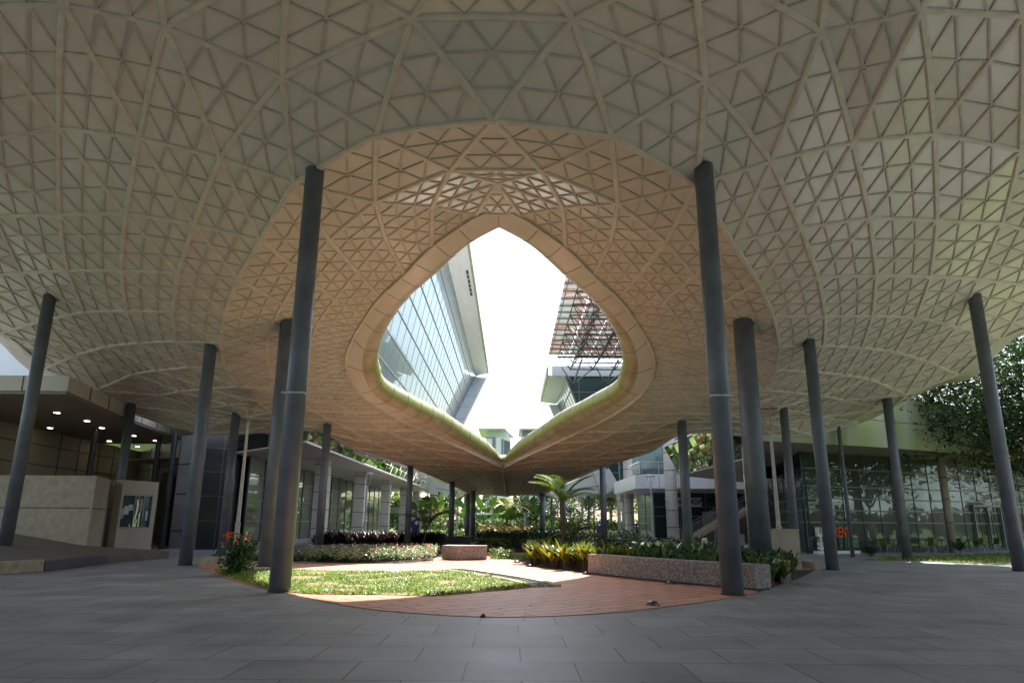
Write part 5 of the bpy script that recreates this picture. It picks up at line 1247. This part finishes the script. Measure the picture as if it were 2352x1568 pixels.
def rosette(name, lab, cat, group, rnd, n, L, W, m, stem=.3, up=1.1, stems=3, bend=.7, spread=.22, seg=3):
    t = thing(name, lab, cat, (0,0,0), group)
    mb = MB(); tops = []
    for s in range(stems):
        a=rnd.uniform(0,6.28); r=rnd.uniform(0,spread); h=stem*rnd.uniform(.7,1.2); b=(r*.4*math.cos(a),r*.4*math.sin(a),0); e=(r*math.cos(a),r*math.sin(a),h); mb.tube([b,e],[.02,.016],5); tops.append(Vector(e))
    mb.build('stem', M['bark'], t)
    mb = MB()
    for p in tops:
        for k in range(n):
            a = k*2.4+rnd.uniform(-.3,.3); u = up*rnd.uniform(.5,1.7)
            leaf(mb, p+Vector((0,0,-stem*.3*k/n)), (math.cos(a),math.sin(a),u), L*rnd.uniform(.75,1.2), W*rnd.uniform(.8,1.2), bend*rnd.uniform(.5,1.2), seg)
    mb.build('leaves', M[m], t); return t
def scatter(protos, spots, rnd, smin=.85, smax=1.2):
    used = set()
    for i,(x,y) in enumerate(spots):
        k = i % len(protos); o = protos[k] if k not in used else copy_tree(protos[k]); used.add(k)
        o.location = (x,y,0.006); o.rotation_euler = (0,0,rnd.uniform(0,6.28)); s = rnd.uniform(smin,smax); o.scale = (s,s,s)
rnd = random.Random(31)
lab='yellow green cordyline in the dense clump at the left end of the granite planter'; grp='cordylines at the granite planter end'
pr = [rosette('cordyline',lab,'plant',grp,rnd,11,.50,.115,'leaf_yl',.42,1.3,3,.6) for _ in range(3)]
sp=[]; poly=[(0.75,29.9),(1.05,28.0),(1.75,26.2),(2.75,24.75),(4.4,25.8),(3.3,29.0),(2.6,31.6),(1.0,32.0)]
while len(sp)<64:
    p=(rnd.uniform(.7,4.4),rnd.uniform(24.7,32))
    if inside(p,poly) and all((p[0]-q[0])**2+(p[1]-q[1])**2>.09 for q in sp): sp.append(p)
scatter(pr,sp,rnd)
lab='glossy broad leaved plant growing in the bed behind the granite planter'; grp='broad leaved plants behind the granite planter'
pr = [rosette('broad_leaf_plant',lab,'plant',grp,rnd,9,.58,.20,'leaf_gl',.25,1.3,2,.55) for _ in range(3)]
sp=[]; poly=[(3.5,25.0),(6.9,19.9),(9.8,25.0),(10.6,30.5),(6.5,33.5),(4.2,30.0)]
while len(sp)<105:
    p=(rnd.uniform(3.3,10.6),rnd.uniform(19.7,33.5))
    if inside(p,poly) and all((p[0]-q[0])**2+(p[1]-q[1])**2>.14 for q in sp): sp.append(p)
scatter(pr,sp,rnd)
pr=[rosette('broad_leaf_plant','glossy broad leaved plant squeezed between the granite planter end and the thick grey column','plant','broad leaved plants at the planter end',rnd,9,.52,.16,'leaf_lt',.22,1.3,2,.6) for _ in range(2)]
scatter(pr,[(7.15,19.9),(7.7,20.9),(8.15,21.9),(8.8,22.9),(9.2,24.1),(7.6,21.9)],rnd,.9,1.15)
lab='dark purple leaved plant in the long shaded row at left'; grp='purple leaved plants in the shaded row'
pr = [rosette('purple_plant',lab,'plant',grp,rnd,11,.52,.085,'leaf_pu',.45,1.1,3,.5,.3) for _ in range(3)]
sp=[]
while len(sp)<150:
    u=rnd.random(); p=(-11.2+6.6*u, 42.2+3.2*u+rnd.uniform(-.9,1.5))
    if all((p[0]-q[0])**2+(p[1]-q[1])**2>.07 for q in sp): sp.append(p)
scatter(pr,sp,rnd,.9,1.25)
# hedges in the shade
def hedge(lab, poly, h, n, m, seed, L=.16, W=.08):
    rnd=random.Random(seed); mb=MB(); xs=[p[0] for p in poly]; ys=[p[1] for p in poly]; k=0
    while k<n:
        p=(rnd.uniform(min(xs),max(xs)),rnd.uniform(min(ys),max(ys)))
        if not inside(p,poly): continue
        k+=1; hh=h*(.75+.5*noise.noise(Vector((p[0]*.7,p[1]*.7,seed)))+rnd.uniform(-.1,.15)); clump(mb,rnd,(p[0],p[1],max(.1,hh*rnd.uniform(.35,.95))),.24,18,L,W)
    return tag(mb.build('hedge',M[m]),lab,'hedge',kind='stuff')
hedge('low dark green hedge mass across the middle of the garden',[(-2.0,41.5),(3.0,41.0),(4.5,44),(3.5,50),(-1.8,52)],.95,520,'leaf_dk',41)
hedge('dark shaded hedge in the middle distance below the golden fern',[(-3.0,56),(1.8,56),(2.0,61),(-2.6,61)],1.1,260,'leaf_dk',40)
hedge('dark hedge mass behind the cordylines and below the tall palm',[(3.0,33.5),(9,33.8),(11.5,38),(12,46),(7,50),(4.4,44),(2.8,38)],.85,700,'leaf_dk',42)
hedge('orange and yellow croton hedge under the golden tree fern',[(-3.4,76.5),(2.2,76.5),(2.6,81),(-3.4,81)],1.35,380,'leaf_cr',43)
hedge('green hedge strip in the middle distance right of the tree fern',[(1.8,55),(9.5,54),(10.5,60),(2.0,62)],1.2,420,'leaf_dk',44)
hedge('yellow green low planting along the far end of the garden',[(-12,72),(-4,70),(6,71),(11,74),(11,79),(-12,79)],.8,520,'leaf_lt',45,.25,.12)
hedge('dark foliage along the left walkway edge beyond the purple row',[(-8.0,50),(-4.7,49),(-4.7,58),(-8,60)],.7,260,'leaf_md',46)
hedge('bright green hedge line closing the garden in the far distance',[(-30,118),(34,118),(34,124),(-30,124)],2.2,1500,'leaf_lt',47,.5,.3)

# palms
def frond(mb, base, az, L, rise, droop, nl, lw, ll, rw=.02, vee=.5):
    d = Vector((math.cos(az),math.sin(az),0)); p = Vector(base); el = rise; pts=[p.copy()]; seg=9
    for i in range(seg):
        p = p+(d*math.cos(el)+Vector((0,0,math.sin(el))))*(L/seg); pts.append(p.copy()); el -= droop/seg
    mb.tube(pts,[rw*(1-.8*i/seg) for i in range(seg+1)],4)
    sd = Vector((-d.y,d.x,0))
    for k in range(nl):
        t = .14+.86*k/(nl-1); f = t*seg; i = min(seg-1,int(f)); q = pts[i].lerp(pts[i+1],f-i); dirr=(pts[i+1]-pts[i]).normalized()
        l = ll*math.sin(math.pi*(.12+.8*t))**.7
        for s in (-1,1):
            leaf(mb, q, dirr*.55+sd*s+Vector((0,0,vee)), l, lw, .9, 2)
def palm(name, lab, x, y, h, nf, L, m, seed, rise=(.5,1.2), droop=1.5, nl=26, lw=.05, ll=.5, tr=.07, lean=(0,0), vee=.4, trunk_m='bark'):
    rnd=random.Random(seed); t=thing(name,lab,'palm' if 'palm' in name else 'plant',(x,y,0))
    mb=MB(); mb.tube([(0,0,0),(lean[0]*.4,lean[1]*.4,h*.5),(lean[0],lean[1],h)],[tr*1.2,tr,tr*.8],8); mb.build('trunk',M[trunk_m],t)
    for k in range(nf):
        mb=MB(); frond(mb,(lean[0],lean[1],h-.05+.08*rnd.random()),k*2.399+rnd.uniform(-.2,.2),L*rnd.uniform(.85,1.1),rnd.uniform(*rise),droop*rnd.uniform(.7,1.2),nl,lw,ll,vee=vee); mb.build('frond',M[m],t)
    return t
palm('palm','tall slender palm with bright feathery fronds in front of a dark column',2.28,31.6,2.5,12,2.0,'leaf_lt',51,(.35,1.3),1.1,26,.05,.62,.07)
palm('palm','small low palm with drooping fronds at the foot of the tall palm',2.75,32.6,1.0,12,1.6,'leaf_lt',52,(.4,1.3),1.5,22,.04,.42,.05)
palm('palm','very small palm seedling fanning out left of the tall palm foot',1.3,33.2,.3,8,.9,'leaf_lt',53,(.3,1.2),1.3,14,.045,.35,.03)
palm('palm','young thin stemmed palm at left with silvery drooping fronds beside the slim dark column',-5.1,41.8,1.25,10,2.4,'leaf_lt',54,(.8,1.4),1.5,34,.04,.6,.035,(.25,0))
palm('tree_fern','golden tree fern with feathery crown in the centre distance',-.45,82.0,2.9,17,3.5,'leaf_go',55,(.45,1.2),1.4,34,.075,.5,.17,(0,0),.1)
palm('tree_fern','small spreading tree fern beside the far path behind the granite block',-1.05,40.2,.55,11,1.15,'leaf_lt',56,(.15,.7),.9,22,.05,.3,.07,(0,0),.1)

def paddle(name, lab, x, y, h, n, seed, m='leaf_md', LL=1.5):
    rnd=random.Random(seed); t=thing(name,lab,'plant',(x,y,0))
    mb=MB(); mb.tube([(0,0,0),(0,0,h*.35)],[.16,.12],8); mb.build('stem',M['bark'],t)
    for k in range(n):
        a=(-1.05+2.1*k/(n-1))+rnd.uniform(-.08,.08); L=h*.62*rnd.uniform(.8,1.1); mb=MB()
        d=Vector((math.sin(a),rnd.uniform(-.25,.25),math.cos(a))).normalized(); p=Vector((0,0,h*.3)); q=p+d*L; mb.tube([p,q],[.035,.02],5)
        sd=d.cross(Vector((0,1,.2))).normalized(); ln=LL*rnd.uniform(.8,1.2); w=ln*.24; n0=len(mb.v); pr=[]
        dd=d.copy(); c=q.copy()
        for i in range(6):
            ww=w*math.sin(math.pi*(.1+.85*i/5)); pr+= [c-sd*ww,c+Vector((0,.05,0)),c+sd*ww]; c=c+dd*(ln/5); dd=(dd+Vector((d.x*.1,0,-.16))).normalized()
        mb.add(pr,[f for i in range(5) for f in ((3*i,3*i+1,3*i+4,3*i+3),(3*i+1,3*i+2,3*i+5,3*i+4))]); mb.build('paddle_leaf',M[m],t)
    return t
for k,(px_,y_,h_,n_,lab) in enumerate([(1095,84,4.6,7,'tall paddle leaved plant just right of the far left dark columns'),(1115,80,3.6,6,'shorter paddle leaved plant in front of the far white building'),(1144,86,3.3,6,'paddle leaved plant left of the golden tree fern'),(1186,88,3.9,7,'paddle leaved plant right behind the golden tree fern'),(1213,84,3.3,6,'paddle leaved plant right of the golden tree fern'),(1012,86,4.3,7,'paddle leaved plant behind the young palm at left'),(1030,90,4.8,7,'tallest paddle leaved plant beside the far posts at left'),(976,88,3.8,6,'paddle leaved plant just right of the navy number 11 sign')]):
    p=at(px_,1200,y_); paddle('paddle_plant',lab,p.x,y_,h_,n_,60+k,'leaf_md' if k%2 else 'leaf_dk')
# frangipani and far trees
for k,(px_,y_,h_,r_,m_,lab) in enumerate([(893,99,5.2,2.6,'leaf_lt','round flowering tree between the third and fourth square pillars'),(925,104,4.6,2.4,'leaf_lt','flowering tree between the last two square pillars'),(985,112,5.0,2.4,'leaf_yl','yellowish bushy tree right of the navy sign'),
   (1232,104,6.2,3.3,'leaf_dk','dark dense round tree right of the golden tree fern'),(1270,116,6.5,3.2,'leaf_md','mid green tree behind the tall palm'),(1318,120,7.5,3.4,'leaf_md','airy tree beyond the garden right of the tall palm'),(1365,112,7.5,3.2,'leaf_lt','light green tree between the far posts at right'),(1405,118,8.5,3.6,'leaf_lt','light green tree just left of the big round pillars'),(1455,122,9.0,3.8,'leaf_yl','yellow green tree seen in the gap where the person walks'),(1500,128,9,4,'leaf_md','tree at the far end of the passage beside the shop wing')]):
    p=at(px_,1200,y_); tree('broadleaf_tree',lab,p.x,y_,h_,r_,70+k,m_,.12,.5,3600,.30,.17)
rnd=random.Random(99)
k=0
for x in list(range(-60,70,9)):
    tree('treeline_tree','one of the dense trees in the distant tree belt behind the garden',x+rnd.uniform(-2,2),150+rnd.uniform(-6,10),rnd.uniform(8,11.5) if abs(x)>12 else rnd.uniform(5,6.5),rnd.uniform(4.5,6),200+k,['leaf_md','leaf_lt','leaf_dk'][k%3],.25,.5,2200,.62,.4,group='trees in the distant belt',clumps=20); k+=1
# big tree by the cafe, and the trees across the side lawn that its glass mirrors
t = tree('shade_tree','large dark leafed tree overhanging the stained fascia at the right edge of the photo',31.0,41.2,13.6,6.8,301,'leaf_dk',.26,.5,46000,.30,.12,clumps=130,squash=.62,lean=-.8)
for k,(x,y,h,r,lab) in enumerate([(42,26,11,5.5,'dark tree on the side lawn, outside right'),(52,36,12,6,'tree at the far side of the side lawn'),(48,14,11,5.5,'tree on the side lawn nearest the camera'),(62,24,12,6,'tree at the outer corner of the side lawn'),(64,46,12,6,'tree at the end of the cafe terrace'),(44,2,11,5.5,'tree right behind the camera side lawn'),(-50,-6,12,6,'tree behind the camera at left'),(-74,-30,13,7,'tree group member behind the camera, left'),(-76,2,13,7,'tree far outside left, behind the pavilion'),(72,-4,13,7,'tree far outside right of the camera'),(54,-6,12,6,'tree outside right, just behind the camera line'),(-52,10,12,6,'tree beside the entrance pavilion, outside left')]):
    tree('lawn_tree',lab,x,y,h,r,310+k,'leaf_md' if k%2 else 'leaf_dk',.28,.4,2600,.6,.34,clumps=34,squash=.7)
hedge('tall hedge added out of view across the side lawn to darken the cafe glass',[(58,-10),(62,-10),(72,50),(68,50)],3.6,900,'leaf_dk',48,.7,.4)  # unseen hedge added to shut bright sky out of the cafe glass
hedge('boundary hedge behind the entrance pavilion lawn, outside left',[(-62,-20),(-58,-20),(-58,26),(-62,26)],3.6,700,'leaf_dk',49,.7,.4)
# small planting by the cafe
rnd=random.Random(77); q=gnd(1998,1277)
t=thing('round_shrub','small round shrub at the lawn corner right of the white base bar','shrub',(q[0],q[1],0)); mb=MB()
for k in range(30): a=rnd.uniform(0,6.28); r=rnd.uniform(0,.42); clump(mb,rnd,(r*math.cos(a),r*math.sin(a),rnd.uniform(.12,.42)),.13,26,.09,.04)
mb.build('leaves',M['leaf_dk'],t); mb=MB(); mb.tube([(0,0,0),(0,0,.3)],[.03,.02],6); mb.build('stem',M['bark'],t)
q=gnd(2206,1271); t=rosette('agave','spiky sword leaved plant on the side lawn in front of the cafe doors','plant',None,rnd,60,.85,.09,'leaf_gl',.2,.7,1,.25,0); t.location=(q[0],q[1],0)

# =====================================================================  PERSON
def person(x, y, rz, lab):
    t = thing('person', lab, 'person', (x,y,0), None, rz)
    J = {'pel':(0,0,.86),'sp':(0,.0,1.02),'ch':(0,0,1.2),'nk':(0,0,1.33),'hd0':(0,-.01,1.38),'hd':(0,-.01,1.47),'hd2':(0,0,1.55),
         'hl':(-.085,0,.82),'kl':(-.09,-.04,.45),'al':(-.09,.03,.07),'tl':(-.10,-.12,.03),'hr':(.085,0,.82),'kr':(.09,-.02,.45),'ar':(.10,.10,.09),'tr':(.10,-.04,.03),
         'sl':(-.165,0,1.27),'el':(-.21,.02,1.02),'wl':(-.19,-.07,.82),'sr':(.165,0,1.27),'er':(.2,-.02,1.03),'wr':(.1,-.16,.95)}
    Rr = {'pel':.125,'sp':.105,'ch':.125,'nk':.048,'hd0':.05,'hd':.082,'hd2':.06,'hl':.085,'kl':.055,'al':.035,'tl':.03,'hr':.085,'kr':.055,'ar':.035,'tr':.03,'sl':.052,'el':.038,'wl':.024,'sr':.052,'er':.038,'wr':.024}
    E = [('pel','sp'),('sp','ch'),('ch','nk'),('nk','hd0'),('hd0','hd'),('hd','hd2'),('pel','hl'),('hl','kl'),('kl','al'),('al','tl'),('pel','hr'),('hr','kr'),('kr','ar'),('ar','tr'),('ch','sl'),('sl','el'),('el','wl'),('ch','sr'),('sr','er'),('er','wr')]
    for s,wn in ((-1,'wl'),(1,'wr')):
        w = J[wn]
        for f,(dx,l) in enumerate(((-.024,.075),(-.008,.085),(.008,.082),(.024,.065))):
            a='f%s%d'%(wn,f); J[a]=(w[0]+dx,w[1]-.02,w[2]-.05); Rr[a]=.010; b=a+'e'; J[b]=(w[0]+dx,w[1]-.035,w[2]-.05-l); Rr[b]=.008; E += [(wn,a),(a,b)]
        a='t'+wn; J[a]=(w[0]-s*.035,w[1]-.04,w[2]-.06); Rr[a]=.010; E.append((wn,a))
    def skin(name, names, scale, m, extra=0.0):
        ks=[k for k in J if k in names]; me=bpy.data.meshes.new(name); ix={k:i for i,k in enumerate(ks)}
        me.from_pydata([J[k] for k in ks],[(ix[a],ix[b]) for a,b in E if a in ix and b in ix],[]); me.materials.append(m)
        o=bpy.data.objects.new(name,me); col.objects.link(o); o.parent=t
        sk=o.modifiers.new('skin','SKIN'); sk.use_smooth_shade=True
        for k in ks: v=me.skin_vertices[0].data[ix[k]]; r=Rr[k]*scale+extra; v.radius=(r,r*(.78 if k in('ch','pel','sp') else 1)); v.use_root=(k==ks[0])
        su=o.modifiers.new('sub','SUBSURF'); su.levels=1; su.render_levels=1
        return o
    skin('body', set(J), 1.0, mat('skin_tone',(0.22,0.12,0.07),.55))
    skin('trousers', {'pel','hl','kl','al','hr','kr','ar'}, 1.06, mat('black_cloth',(0.012,0.012,0.015),.8), .008)
    skin('shirt', {'sp','ch','sl','el','sr','er'}, 1.08, mat('lilac_cloth',(0.22,0.22,0.50),.8), .012)
    skin('shoes', {'al','tl'}, 1.1, mat('shoe',(0.02,0.02,0.02),.5), .006)
    skin('shoes', {'ar','tr'}, 1.1, mat('shoe',(0.02,0.02,0.02),.5), .006)
    mb=MB(); mb.tube([(0,.01,1.6),(0,.05,1.54),(0,.075,1.45),(0,.09,1.34),(0,.085,1.22)],[.05,.093,.088,.075,.03],10); o=mb.build('hair',mat('black_hair',(0.01,0.008,0.007),.4),t,smooth=True)
    mb=MB()
    for sx in (-.03,.03): mb.cyl((sx,-.088,1.475),(sx,-.096,1.475),.009,.009,8)
    mb.build('eyes',M['dark'],t); mb=MB(); mb.cyl((0,-.085,1.46),(0,-.112,1.44),.008,.014,6); mb.build('nose',mat('skin_tone',(0.22,0.12,0.07),.55),t)
    mb=MB(); mb.bar((-.022,-.09,1.415),(.022,-.09,1.415),.012,.01); mb.build('mouth',mat('lip',(0.2,0.06,0.05),.5),t)
    return t
q = gnd(1463,1238)
person(q[0]+.0, q[1], R(180), 'person with long black hair, lilac shirt and black trousers walking away')

# fallen leaves on the paving near the garden
rnd = random.Random(123); mb = MB()
for k in range(70):
    a = rnd.uniform(-.9,.9); r = rnd.uniform(.1,2.2); x = a*7; y = 13.6+abs(a)**1.6*7-r*.6+rnd.uniform(-.4,2.5); q = rnd.uniform(0,6.28); s = rnd.uniform(.025,.05)
    d = Vector((math.cos(q),math.sin(q),rnd.uniform(0,.3))); n = Vector((-d.y,d.x,.1)); c = Vector((x,y,.022)); mb.face([c-d*s,c+n*s*.4,c+d*s,c-n*s*.4])
tag(mb.build('fallen_leaves', mat('dry_leaf',(0.12,0.07,0.03),.8)),'tiny dry fallen leaves scattered where the tiles meet the terracotta','leaves',kind='stuff')
# =====================================================================  WORLD, SUN, CAMERA
SUN_DIR = Vector((0.25,0.68,1.0)).normalized()
elev = math.asin(SUN_DIR.z); az = math.atan2(SUN_DIR.x, SUN_DIR.y)
w = bpy.data.worlds.new('World'); sc.world = w; w.use_nodes = True; nt = w.node_tree
bg = nt.nodes['Background']; sky = nt.nodes.new('ShaderNodeTexSky'); sky.sky_type = 'NISHITA'; sky.sun_disc = False
sky.sun_elevation = elev; sky.sun_rotation = az; sky.air_density = 1.2; sky.dust_density = 2.5
tc = nt.nodes.new('ShaderNodeTexCoord'); mp = nt.nodes.new('ShaderNodeMapping'); mp.inputs['Scale'].default_value = (1,1,2.2)
nz = nt.nodes.new('ShaderNodeTexNoise'); nz.inputs['Scale'].default_value = 2.6; nz.inputs['Detail'].default_value = 9; nz.inputs['Roughness'].default_value = 0.6
rp = nt.nodes.new('ShaderNodeValToRGB'); rp.color_ramp.elements[0].position = 0.49; rp.color_ramp.elements[1].position = 0.66
mx = nt.nodes.new('ShaderNodeMix'); mx.data_type = 'RGBA'
nt.links.new(tc.outputs['Generated'], mp.inputs[0]); nt.links.new(mp.outputs[0], nz.inputs['Vector']); nt.links.new(nz.outputs[0], rp.inputs[0])
nt.links.new(rp.outputs[0], mx.inputs[0]); nt.links.new(sky.outputs[0], mx.inputs[6]); mx.inputs[7].default_value = (8.0,8.2,8.5,1)
nt.links.new(mx.outputs[2], bg.inputs['Color']); bg.inputs['Strength'].default_value = 0.14
sl = bpy.data.lights.new('sun', 'SUN'); sl.energy = 5.0; sl.angle = R(0.6); sl.color = (1.0,0.95,0.87)
so = bpy.data.objects.new('sun', sl); col.objects.link(so); so.rotation_euler = SUN_DIR.to_track_quat('Z','Y').to_euler()
cam = bpy.data.cameras.new('camera'); co = bpy.data.objects.new('camera', cam); col.objects.link(co)
cam.sensor_width = 36; cam.lens = 36*FPX/2352; cam.clip_end = 3000; cam.clip_start = 0.05
co.matrix_world = Matrix.Translation((0,0,H_EYE)) @ Matrix.Rotation(math.pi/2+TH,4,'X') @ Matrix.Rotation(ROLL,4,'Z')
sc.camera = co
sc.view_settings.view_transform = 'Standard'; sc.view_settings.look = 'None'; sc.view_settings.gamma = 1
sc.view_settings.exposure = 1.45
